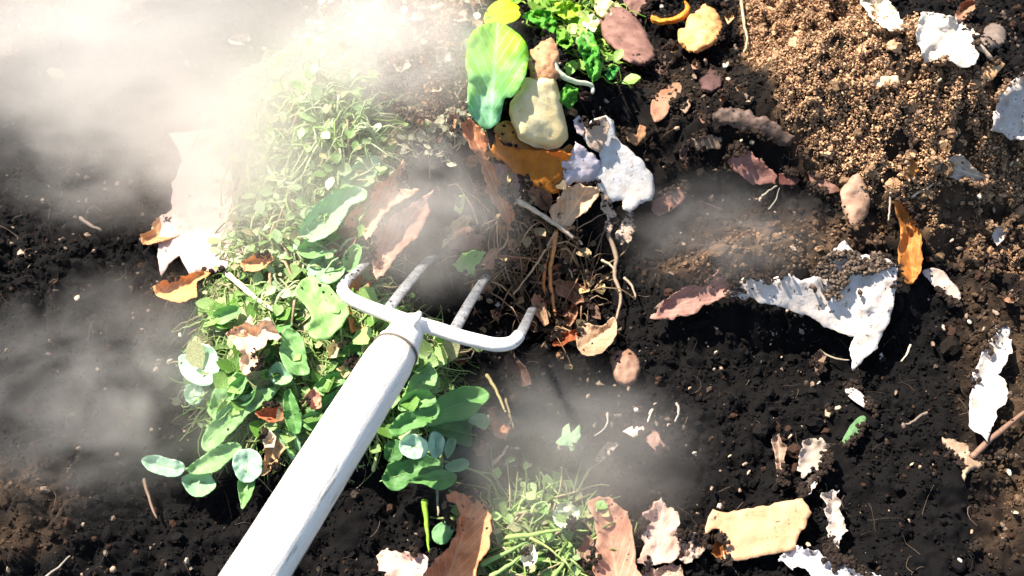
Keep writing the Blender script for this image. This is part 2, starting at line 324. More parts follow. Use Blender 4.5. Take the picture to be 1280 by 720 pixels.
for v_, t_, c_ in parts: VV.append(v_); TT.append(t_+vo); CC.append(c_); vo += len(v_)
cr = link('soil_crumbs', mesh_np('soil_crumbs', np.concatenate(VV), np.concatenate(TT), False, {'Col': ('FLOAT_COLOR', np.concatenate(CC))}), soilm)
tag(cr, 'loose crumbs of dark earth and earth painted tan for sunlight covering the whole heap', 'soil', kind='stuff')
# fibres
def strands(name, roots, length, rad, colfn, curlv, up, n_seg=6, seed=5, lift=.003, mat_=None, leafy=0, leafsize=(.004, .008), flatr=1.0):
    g = np.random.default_rng(seed); m = len(roots); L_ = g.uniform(*length, m); a = g.uniform(0, 2*math.pi, m); cv = g.normal(0, curlv, m)
    P = np.zeros((m, n_seg+1, 3)); P[:, 0, :2] = roots[:, :2]; ang = a.copy(); hz = g.uniform(0, 1, m)*up; ph = g.uniform(0, 3, m)
    for k in range(n_seg):
        ang = ang+cv+g.normal(0, curlv*.5, m); P[:, k+1, :2] = P[:, k, :2]+np.stack([np.cos(ang), np.sin(ang)], 1)*(L_/n_seg)[:, None]
    tt = np.linspace(0, 1, n_seg+1)[None]
    P[:, :, 2] = H(P[:, :, 0], P[:, :, 1])+lift+hz[:, None]*np.sin(tt*math.pi*.9+.2+0*ph[:, None])
    r = g.uniform(*rad, m); T_ = np.gradient(P, axis=1); T_ /= np.linalg.norm(T_, axis=2)[..., None]+1e-9
    A = np.cross(T_, np.array([0, 0, 1.0])); A /= np.linalg.norm(A, axis=2)[..., None]+1e-9; B = np.cross(A, T_)
    rr = r[:, None]*np.linspace(1, .55, n_seg+1)[None]; ring = [P+(math.cos(q)*A+math.sin(q)*B*flatr)*rr[..., None]*1.0 for q in (0, 2.094, 4.189)]
    Vx = np.stack(ring, 2).reshape(-1, 3); base = (np.arange(m)*(n_seg+1)*3)[:, None, None]; F_ = []
    for k in range(n_seg):
        for q in range(3): a_ = k*3+q; b_ = k*3+(q+1) % 3; F_ += [(a_, b_, b_+3), (a_, b_+3, a_+3)]
    T2 = (np.array(F_)[None]+base).reshape(-1, 3); c = colfn(g, m, roots); C2 = np.repeat(c, (n_seg+1)*3, 0)
    if leafy:
        k = leafy; idx = g.integers(0, m, k); sidx = g.integers(1, n_seg+1, k); c0 = P[idx, sidx]+g.normal(0, .002, (k, 3)); c0[:, 2] = np.maximum(c0[:, 2], H(c0[:, 0], c0[:, 1])+.002)
        an = g.uniform(0, 6.28, k); s = g.uniform(*leafsize, k); dz = g.uniform(-.25, .7, k); fx = np.stack([np.cos(an), np.sin(an), dz], 1); sd = np.stack([-np.sin(an), np.cos(an), g.normal(0, .35, k)], 1)
        prof = [(0, 0, 0), (.25, .30, .08), (.6, .42, .10), (.9, .22, .05), (1.08, 0, -.05), (.9, -.22, .05), (.6, -.42, .10), (.25, -.30, .08), (.5, 0, -.02)]
        LV = np.stack([c0+fx*(p[0]*s)[:, None]+sd*(p[1]*s)[:, None]+np.array([0, 0, 1.0])*(p[2]*s)[:, None] for p in prof], 1).reshape(-1, 3)
        lf = np.array([(8, q, (q+1) % 8) for q in range(8)]); T3 = (lf[None]+(np.arange(k)*9)[:, None, None]).reshape(-1, 3)+len(Vx)
        C3 = np.repeat(colfn(g, k, c0), 9, 0)*np.array([.85, 1., .9, 1]); Vx = np.concatenate([Vx, LV]); T2 = np.concatenate([T2, T3]); C2 = np.concatenate([C2, C3])
    return link(name, mesh_np(name, Vx, T2, True, {'Col': ('FLOAT_COLOR', C2)}), mat_)
g0 = np.random.default_rng(31); fr = np.stack([g0.uniform(-.68, .68, 1500), g0.uniform(-.34, .58, 1500)], 1)
def fibcol(g, m, r):
    c = np.array([.07, .048, .033])[None]*(.25+g.uniform(0, 1, (m, 1))**2*2.2); c = c*(1+1.3*sun_tint(r[:, 0], r[:, 1])[:, None]); return np.concatenate([c, np.ones((m, 1))], 1)  # painted sunlight brightens the fibre colour inside the tan outlines
fm = attr_mat('dry_fibre', rough=.7, bump=.1)
fb = strands('root_fibres', fr, (.006, .028), (.00015, .00045), fibcol, .2, .004, 6, 6, .0015, fm); tag(fb, 'fine dry rootlets and fibres strewn through the dark soil', 'fibres', kind='stuff')
# tangle of wilted small weeds under and between the bigger leaves
def inpoly(px, poly):
    A = np.array(poly, float); B = np.roll(A, -1, 0); G = px
    return (((A[None, :, 1] > G[:, None, 1]) != (B[None, :, 1] > G[:, None, 1])) & (G[:, None, 0] < (B[None, :, 0]-A[None, :, 0])*(G[:, None, 1]-A[None, :, 1])/(B[None, :, 1]-A[None, :, 1]+1e-9)+A[None, :, 0])).sum(1) % 2 == 1
def roots_in(poly, n, seed):
    g = np.random.default_rng(seed); A = np.array(poly, float); p = g.uniform(A.min(0), A.max(0), (n*4, 2)); p = p[inpoly(p, poly)][:n]; return hit(p)[:, :2]
WEED = [(302, 125), (345, 92), (405, 98), (445, 140), (462, 190), (440, 235), (418, 290), (440, 340), (470, 400), (500, 420), (545, 425), (550, 480), (500, 530), (440, 530), (385, 545), (330, 545), (285, 530), (268, 480), (280, 420), (268, 372), (300, 345), (318, 290), (308, 190)]
def weedcol(g, m, r):
    t = g.uniform(0, 1, (m, 1)); a = np.array([.18, .36, .05]); b = np.array([.54, .66, .26]); c = a*(1-t)+b*t; d = g.uniform(0, 1, (m, 1)) < .16; c = np.where(d, np.array([.50, .42, .24]), c*(.35+.75*g.uniform(0, 1, (m, 1))))
    return np.concatenate([c, np.ones((m, 1))], 1)
wm = attr_mat('wilted_weed', rough=.5, trans=.35, bump=.2, spec=.5)
wd = strands('weed_tangle', roots_in(WEED, 5200, 41), (.025, .06), (.0004, .0012), weedcol, .25, .020, 7, 42, .004, wm, leafy=1500, leafsize=(.004, .010))
PST = [(312, 120), (345, 88), (405, 92), (450, 140), (470, 190), (450, 240), (420, 300), (440, 350), (400, 390), (330, 370), (312, 345), (322, 270), (312, 190)]
def pstcol(g, m, r):
    t = g.uniform(0, 1, (m, 1)); c = np.array([.36, .55, .14])*(1-t)+np.array([.78, .84, .52])*t; c = np.where(g.uniform(0, 1, (m, 1)) < .14, np.array([.62, .48, .28]), c)*(.45+.6*g.uniform(0, 1, (m, 1))); return np.concatenate([c, np.ones((m, 1))], 1)
wd7 = strands('shredded_stems', roots_in(PST, 1500, 53), (.02, .07), (.0004, .0023), pstcol, .13, .030, 8, 54, .008, wm, leafy=1500, leafsize=(.004, .013), flatr=.3); tag(wd7, 'pale green shredded stems heaped between the pink paper and the bluish leaf', 'greens', kind='stuff')
LOWW = [(275, 400), (330, 360), (440, 370), (500, 430), (550, 440), (545, 480), (500, 530), (440, 530), (385, 550), (330, 550), (285, 530), (262, 480)]
wd5 = strands('weed_foliage', roots_in(LOWW, 500, 49), (.02, .04), (.0006, .0013), weedcol, .3, .016, 7, 50, .006, wm, leafy=900, leafsize=(.010, .022)); tag(wd5, 'wilted green foliage around the upper part of the handle', 'weeds', kind='stuff')
tag(wd, 'tangled mat of wilted green weed stems left of the fork', 'weeds', kind='stuff')
TOPG = [(640, -10), (700, -12), (752, -8), (765, 20), (768, 100), (745, 108), (725, 90), (700, 55), (660, 35)]
wd2 = strands('lettuce_shreds', roots_in(TOPG, 160, 43), (.015, .04), (.0006, .0016), lambda g, m, r: weedcol(g, m, r)*np.array([1.2, 1.3, .7, 1]), .3, .012, 7, 44, .006, wm, leafy=120, leafsize=(.008, .018))
tag(wd2, 'shredded bright green lettuce scraps at the top of the heap', 'greens', kind='stuff')
BOTG = [(600, 640), (640, 628), (700, 625), (742, 650), (745, 725), (600, 725)]
wd3 = strands('grass_clippings', roots_in(BOTG, 420, 45), (.02, .06), (.0005, .0022), weedcol, .10, .014, 7, 46, .004, wm, leafy=160, leafsize=(.006, .014), flatr=.3)
tag(wd3, 'heap of pale green grass clippings at the bottom edge', 'clippings', kind='stuff')
def strawcol(g, m, r):
    c = np.array([.45, .28, .15])[None]*(.15+.95*g.uniform(0, 1, (m, 1))**1.5); return np.concatenate([c, np.ones((m, 1))], 1)
wd6 = strands('straw_litter', roots_in([(610, 270), (700, 280), (740, 300), (735, 420), (690, 430), (640, 400), (600, 340)], 190, 51), (.02, .06), (.0004, .0013), strawcol, .1, .02, 6, 52, .004, attr_mat('straw_fibre', rough=.6, bump=.3), leafy=60, leafsize=(.006, .014))
tag(wd6, 'tangle of brown straw and stalks in the hollow right of the fork', 'straw', kind='stuff')
def palecol(g, m, r):
    c = np.array([.75, .62, .46])[None]*(.35+.75*g.uniform(0, 1, (m, 1))); return np.concatenate([c, np.ones((m, 1))], 1)
PALE = [(400, -10), (600, -10), (600, 60), (590, 150), (560, 190), (480, 190), (430, 120), (390, 60)]
wd4 = strands('pale_roots', roots_in(PALE, 900, 47), (.008, .03), (.0004, .0012), palecol, .5, .008, 6, 48, .003, attr_mat('pale_root', rough=.6, trans=.2, bump=.2), leafy=700, leafsize=(.004, .011))
tag(wd4, 'sunlit pale rootlets and husk shreds left of the large bright leaf', 'roots', kind='stuff')
# ================================================================== THINGS
g_lt = srgb((150, 190, 125)); g_md = srgb((105, 155, 80)); g_dk = srgb((98, 152, 80)); g_bl = srgb((150, 190, 160)); g_pl = srgb((195, 222, 195)); g_yl = srgb((165, 195, 45))
RIB = mat('leaf_rib', srgb((150, 185, 115)), rough=.5, trans=.2)
def gm(c, c2=None, **k): return mat('green_leaf', c, c2, rough=k.pop('rough', .58), trans=k.pop('trans', .35), scale=k.pop('scale', 60), veins=k.pop('veins', .2), spec=.5, **k)
def dm(c, c2=None, **k): return mat(k.pop('name', 'dry_leaf'), c, c2, rough=k.pop('rough', .65), trans=k.pop('trans', .2), scale=k.pop('scale', 90), **k)
STEM = mat('green_stem', srgb((150, 175, 100)), rough=.5, trans=.15)
def plant(name, label, cat, leaves, stems=(), base_px=None, group=None):
    c = np.mean([np.mean(l[0], 0) for l in leaves], 0) if base_px is None else base_px
    r = empty(name, hit([c])[0], label, cat, group)
    for s_ in stems: twig('stem', s_[0], s_[1], STEM, parent=r, off=s_[2] if len(s_) > 2 else .008, taper=.7)
    for l in leaves:
        kw = dict(off=.010, lift=.009, fold=.004, crinkle=.0026, cs=.045, edge=.004, rough=.7, smooth=True, th=.0005, parent=r, rib=RIB); kw.update(l[2] if len(l) > 2 else {})
        kw['off'] += kw.pop('lift') if np.mean([p[1] for p in l[0]]) > 250 else kw.pop('lift')*.3
        lab = kw.pop('label', None); o = drape('leaf', l[0], l[1], **kw)
        if lab: o['label'] = lab
    return r
G1, G2, G3, GB, GP = gm(g_lt, g_md), gm(g_md, g_dk), gm(g_dk, srgb((60, 105, 50))), gm(g_bl, g_lt), gm(g_pl, g_bl)
plant('weed_sprig', 'green weed sprig with rounded leaves reaching out lowest at the left of the greens', 'weed', [
    ([(177, 574), (190, 569), (210, 573), (228, 578), (231, 588), (222, 595), (200, 594), (183, 586)], GP, dict(off=.012, fold=.004)),
    ([(227, 597), (245, 590), (262, 592), (270, 606), (260, 618), (245, 620), (232, 612)], GB, dict(off=.009)),
    ([(235, 584), (250, 572), (270, 558), (292, 552), (302, 560), (288, 575), (272, 588), (255, 592), (240, 592)], G1, dict(off=.014)),
    ([(291, 576), (296, 566), (308, 561), (321, 564), (328, 575), (326, 590), (315, 602), (301, 601), (293, 589)], GP, dict(off=.015, fold=.005)),
    ([(298, 600), (318, 594), (316, 615), (303, 636), (299, 620)], G1, dict(off=.008)),
    ([(345, 540), (355, 538), (372, 545), (376, 565), (365, 575), (357, 562)], GB, dict(off=.010))],
    [([(228, 588), (270, 575), (320, 545)], 4), ([(312, 575), (320, 550), (330, 530)], 4)])
plant('weed_rosette', 'pale bluish green scalloped weed rosette on the left edge of the greens', 'weed', [
    ([(223, 447), (230, 443), (239, 445), (241, 435), (255, 430), (268, 436), (273, 455), (271, 472), (258, 482), (243, 480), (230, 472), (224, 460)], GP, dict(off=.018, fold=.006)),
    ([(231, 484), (245, 479), (255, 490), (251, 503), (240, 506), (231, 498)], GP, dict(off=.012)),
    ([(252, 552), (262, 530), (280, 508), (302, 494), (328, 486), (346, 484), (343, 494), (328, 506), (308, 520), (290, 540), (270, 560), (256, 563)], G1, dict(off=.016, fold=.004)),
    ([(262, 508), (270, 485), (288, 470), (306, 462), (312, 478), (302, 500), (285, 515), (272, 526), (264, 520)], G1, dict(off=.013)),
    ([(270, 470), (278, 460), (292, 462), (296, 478), (284, 490), (272, 484)], G2, dict(off=.010)),
    ([(292, 498), (306, 480), (318, 476), (320, 492), (306, 508)], G3, dict(off=.019))],
    [([(256, 470), (275, 500), (300, 505)], 4), ([(300, 500), (330, 500), (355, 490)], 4)])
plant('broad_weed', 'smooth light green kidney shaped leaf with young leaves left of the fork bar', 'weed', [
    ([(368, 366), (376, 352), (392, 346), (402, 354), (412, 358), (425, 372), (436, 385), (433, 400), (422, 413), (408, 424), (394, 424), (383, 413), (388, 396), (380, 381)], gm(srgb((160, 200, 120)), srgb((140, 185, 110)), veins=.25), dict(off=.024, fold=.006)),
    ([(385, 330), (400, 315), (420, 312), (432, 325), (428, 345), (412, 355), (395, 350), (384, 342)], GB, dict(off=.018)),
    ([(430, 318), (444, 305), (452, 312), (448, 330), (438, 340), (430, 334)], G1, dict(off=.020))],
    [([(400, 355), (385, 320), (400, 290)], 4)])
plant('trailing_weed', 'mid green leafy weed cluster between the pink scrap and the white handle', 'weed', [
    ([(352, 416), (366, 410), (379, 424), (382, 445), (386, 466), (370, 470), (356, 460), (350, 440)], G1, dict(off=.020)),
    ([(336, 462), (345, 452), (358, 458), (366, 470), (360, 479), (345, 481), (337, 472)], GB, dict(off=.016)),
    ([(354, 496), (362, 486), (371, 504), (377, 520), (374, 541), (362, 538), (355, 520)], G2, dict(off=.016)),
    ([(378, 522), (388, 514), (400, 518), (402, 532), (390, 538), (380, 533)], G1, dict(off=.013)),
    ([(395, 480), (410, 468), (432, 462), (446, 458), (438, 474), (420, 484), (402, 490)], G2, dict(off=.016)),
    ([(398, 505), (412, 492), (428, 488), (424, 502), (410, 514)], G3, dict(off=.014)),
    ([(420, 440), (436, 428), (452, 430), (450, 446), (434, 454), (422, 450)], G3, dict(off=.013)),
    ([(336, 408), (340, 392), (356, 392), (366, 404), (356, 414), (344, 416)], G2, dict(off=.014)),
    ([(264, 398), (272, 386), (290, 381), (302, 387), (292, 398), (278, 405), (267, 404)], G1, dict(off=.018)),
    ([(284, 486), (300, 470), (308, 472), (304, 488), (290, 500)], G1, dict(off=.022)),
    ([(320, 432), (334, 428), (344, 438), (338, 450), (324, 448)], G3, dict(off=.014))],
    [([(366, 545), (366, 500), (350, 450), (330, 410)], 4), ([(366, 480), (400, 480), (440, 465)], 3)])
plant('long_leaf_weed', 'long bluish folded leaf above the fork beside the brown leaves', 'weed', [
    ([(374, 292), (379, 275), (394, 256), (414, 241), (440, 232), (458, 238), (456, 250), (440, 257), (430, 272), (420, 287), (400, 300), (384, 302)], gm(srgb((165, 195, 165)), g_lt), dict(off=.026, fold=.008)),
    ([(424, 236), (434, 215), (450, 198), (470, 194), (474, 208), (463, 230), (445, 236)], GB, dict(off=.022)),
    ([(372, 312), (382, 300), (404, 302), (424, 292), (432, 300), (420, 314), (396, 322), (380, 322)], G1, dict(off=.018))],
    [([(380, 300), (420, 262), (460, 225)], 4, .02)])
plant('clover_plant', 'large green leafy plant lying just right of the white handle', 'weed', [
    ([(489, 530), (505, 516), (538, 505), (555, 492), (575, 484), (600, 484), (612, 494), (602, 507), (590, 520), (570, 526), (548, 530), (520, 536), (496, 546), (487, 540)], G2, dict(off=.026, fold=.006)),
    ([(536, 531), (560, 525), (587, 526), (589, 556), (575, 556), (556, 546), (540, 541)], G3, dict(off=.015)),
    ([(498, 505), (512, 490), (530, 486), (544, 495), (541, 506), (522, 510), (502, 514)], G1, dict(off=.022)),
    ([(506, 490), (518, 466), (534, 452), (546, 466), (541, 486), (522, 492)], G1, dict(off=.016)),
    ([(480, 590), (490, 576), (512, 574), (530, 569), (548, 575), (551, 586), (532, 595), (515, 601), (500, 613), (485, 611), (478, 600)], G3, dict(off=.014)),
    ([(508, 601), (530, 592), (550, 587), (568, 591), (571, 600), (560, 610), (545, 612), (528, 605)], G2, dict(off=.017)),
    ([(556, 583), (565, 576), (580, 573), (587, 580), (577, 588), (563, 589)], GB, dict(off=.017)),
    ([(480, 572), (482, 555), (495, 550), (503, 560), (501, 573), (490, 577)], G3, dict(off=.014)),
    ([(585, 526), (595, 517), (609, 519), (611, 530), (605, 536), (592, 531)], GB, dict(off=.018)),
    ([(499, 555), (509, 543), (524, 544), (536, 556), (531, 570), (516, 574), (503, 567)], GP, dict(off=.030, fold=.004, label='pale silvery round leaf')),
    ([(535, 553), (540, 540), (549, 541), (556, 552), (552, 567), (541, 572)], GP, dict(off=.028, label='pale silvery oval leaf')),
    ([(556, 562), (560, 549), (570, 549), (568, 562), (560, 573)], GB, dict(off=.022))],
    [([(545, 610), (552, 575), (540, 520), (530, 470)], 5), ([(552, 576), (600, 590), (622, 592)], 3)])
# top scraps
TB = gm(srgb((150, 200, 165)), srgb((105, 172, 95)), veins=.35, trans=.45, grad=srgb((150, 205, 30)))
plant('broad_leaf', 'large bright green and blue green oval leaf at the top of the heap', 'leaf', [
    ([(583, 62), (586, 46), (596, 34), (607, 29), (620, 27), (636, 33), (650, 43), (659, 58), (660, 76), (657, 95), (650, 110), (640, 120), (632, 123), (628, 136), (625, 148), (617, 157), (606, 160), (594, 151), (586, 138), (584, 118), (585, 98), (582, 80)], TB, dict(off=.030, dome=.003, fold=.006, tilt=(0, .006), crinkle=.0045, cs=.045, edge=.006, rough=.6))],
    [([(605, 160), (600, 172), (592, 180)], 5, .02)])
o = drape('yellow_leaf', [(605, 21), (612, 8), (625, 0), (641, 2), (651, 12), (649, 22), (636, 29), (620, 33), (607, 29)], gm(srgb((205, 215, 20)), srgb((170, 200, 30))), off=.026, fold=.004, smooth=True, rough=.2, rib=RIB)
tag(o, 'small yellow green leaf just above the large bright leaf', 'leaf')
o = drape('vegetable_bulb', [(648, 112), (656, 98), (676, 95), (694, 97), (700, 118), (706, 145), (710, 170), (702, 181), (686, 185), (666, 180), (648, 169), (638, 152), (637, 132), (642, 120)], mat('bulb_skin', srgb((238, 224, 176)), srgb((222, 198, 135)), rough=.42, trans=.2, scale=45, spots=srgb((150, 175, 70)), spotamt=.2, bump=.5), off=.024, dome=.012, cut=.8, smooth=False, rough=.4, crinkle=.0014, cs=.06, th=.002)
tag(o, 'cream coloured vegetable bulb with green flecks beside the large bright leaf', 'vegetable')
o = drape('root_stub', [(664, 62), (674, 50), (690, 46), (698, 58), (699, 92), (694, 102), (664, 104), (661, 84)], mat('root_skin', srgb((196, 150, 108)), srgb((146, 100, 66)), rough=.7, scale=110, spotamt=.3, bump=.6), off=.028, dome=.004, cut=.9, rough=.8, crinkle=.002, cs=.06, th=.002)
tag(o, 'tan brown root stub above the cream vegetable bulb', 'vegetable')
for pts, c, lab in [([(650, 19), (668, 11), (688, 14), (697, 28), (692, 42), (678, 34), (664, 26)], srgb((95, 175, 50)), 'ruffled bright green lettuce piece right of the yellow leaf'),
                    ([(721, 52), (733, 34), (745, 48), (753, 74), (751, 96), (740, 104), (732, 88), (725, 68)], srgb((85, 170, 45)), 'long bright green lettuce strip beside the mauve round skin'),
                    ([(696, 36), (710, 38), (717, 52), (708, 61), (696, 54)], srgb((130, 195, 60)), 'small curled lettuce piece in the middle of the shreds'),
                    ([(696, 118), (708, 105), (722, 110), (722, 125), (713, 136), (700, 128)], srgb((90, 165, 40)), 'dark lettuce scrap right of the cream vegetable bulb'),
                    ([(757, 93), (766, 80), (774, 84), (769, 98), (760, 101)], srgb((60, 150, 55)), 'tiny green leaf under the mauve round skin'),
                    ([(693, 4), (712, 0), (728, 8), (722, 20), (706, 24), (694, 16)], srgb((175, 215, 60)), 'yellow green lettuce piece at the top edge')]:
    tag(drape('lettuce_scrap', pts, gm(c, tuple(v*.7 for v in c)), off=.022, crinkle=.006, rough=.7, cs=.15, fold=.004), lab, 'lettuce')
for pts, c, lab in [([(742, -6), (757, -6), (770, 3), (768, 18), (756, 24), (744, 14)], srgb((235, 235, 170)), 'pale yellow lettuce heart piece at the top edge'),
                    ([(727, 20), (742, 16), (750, 28), (744, 40), (730, 36)], srgb((225, 235, 190)), 'whitish lettuce rib piece beside the mauve round skin')]:
    tag(drape('lettuce_scrap', pts, gm(c), off=.024, crinkle=.004, rough=.8, cs=.12), lab, 'lettuce')
o = twig('lettuce_rib', [(690, 76), (700, 92), (718, 102), (738, 106), (741, 117)], 9, mat('white_rib', srgb((228, 235, 200)), rough=.4, trans=.2), off=.026); tag(o, 'whitish curved lettuce rib right of the cream vegetable bulb', 'lettuce')
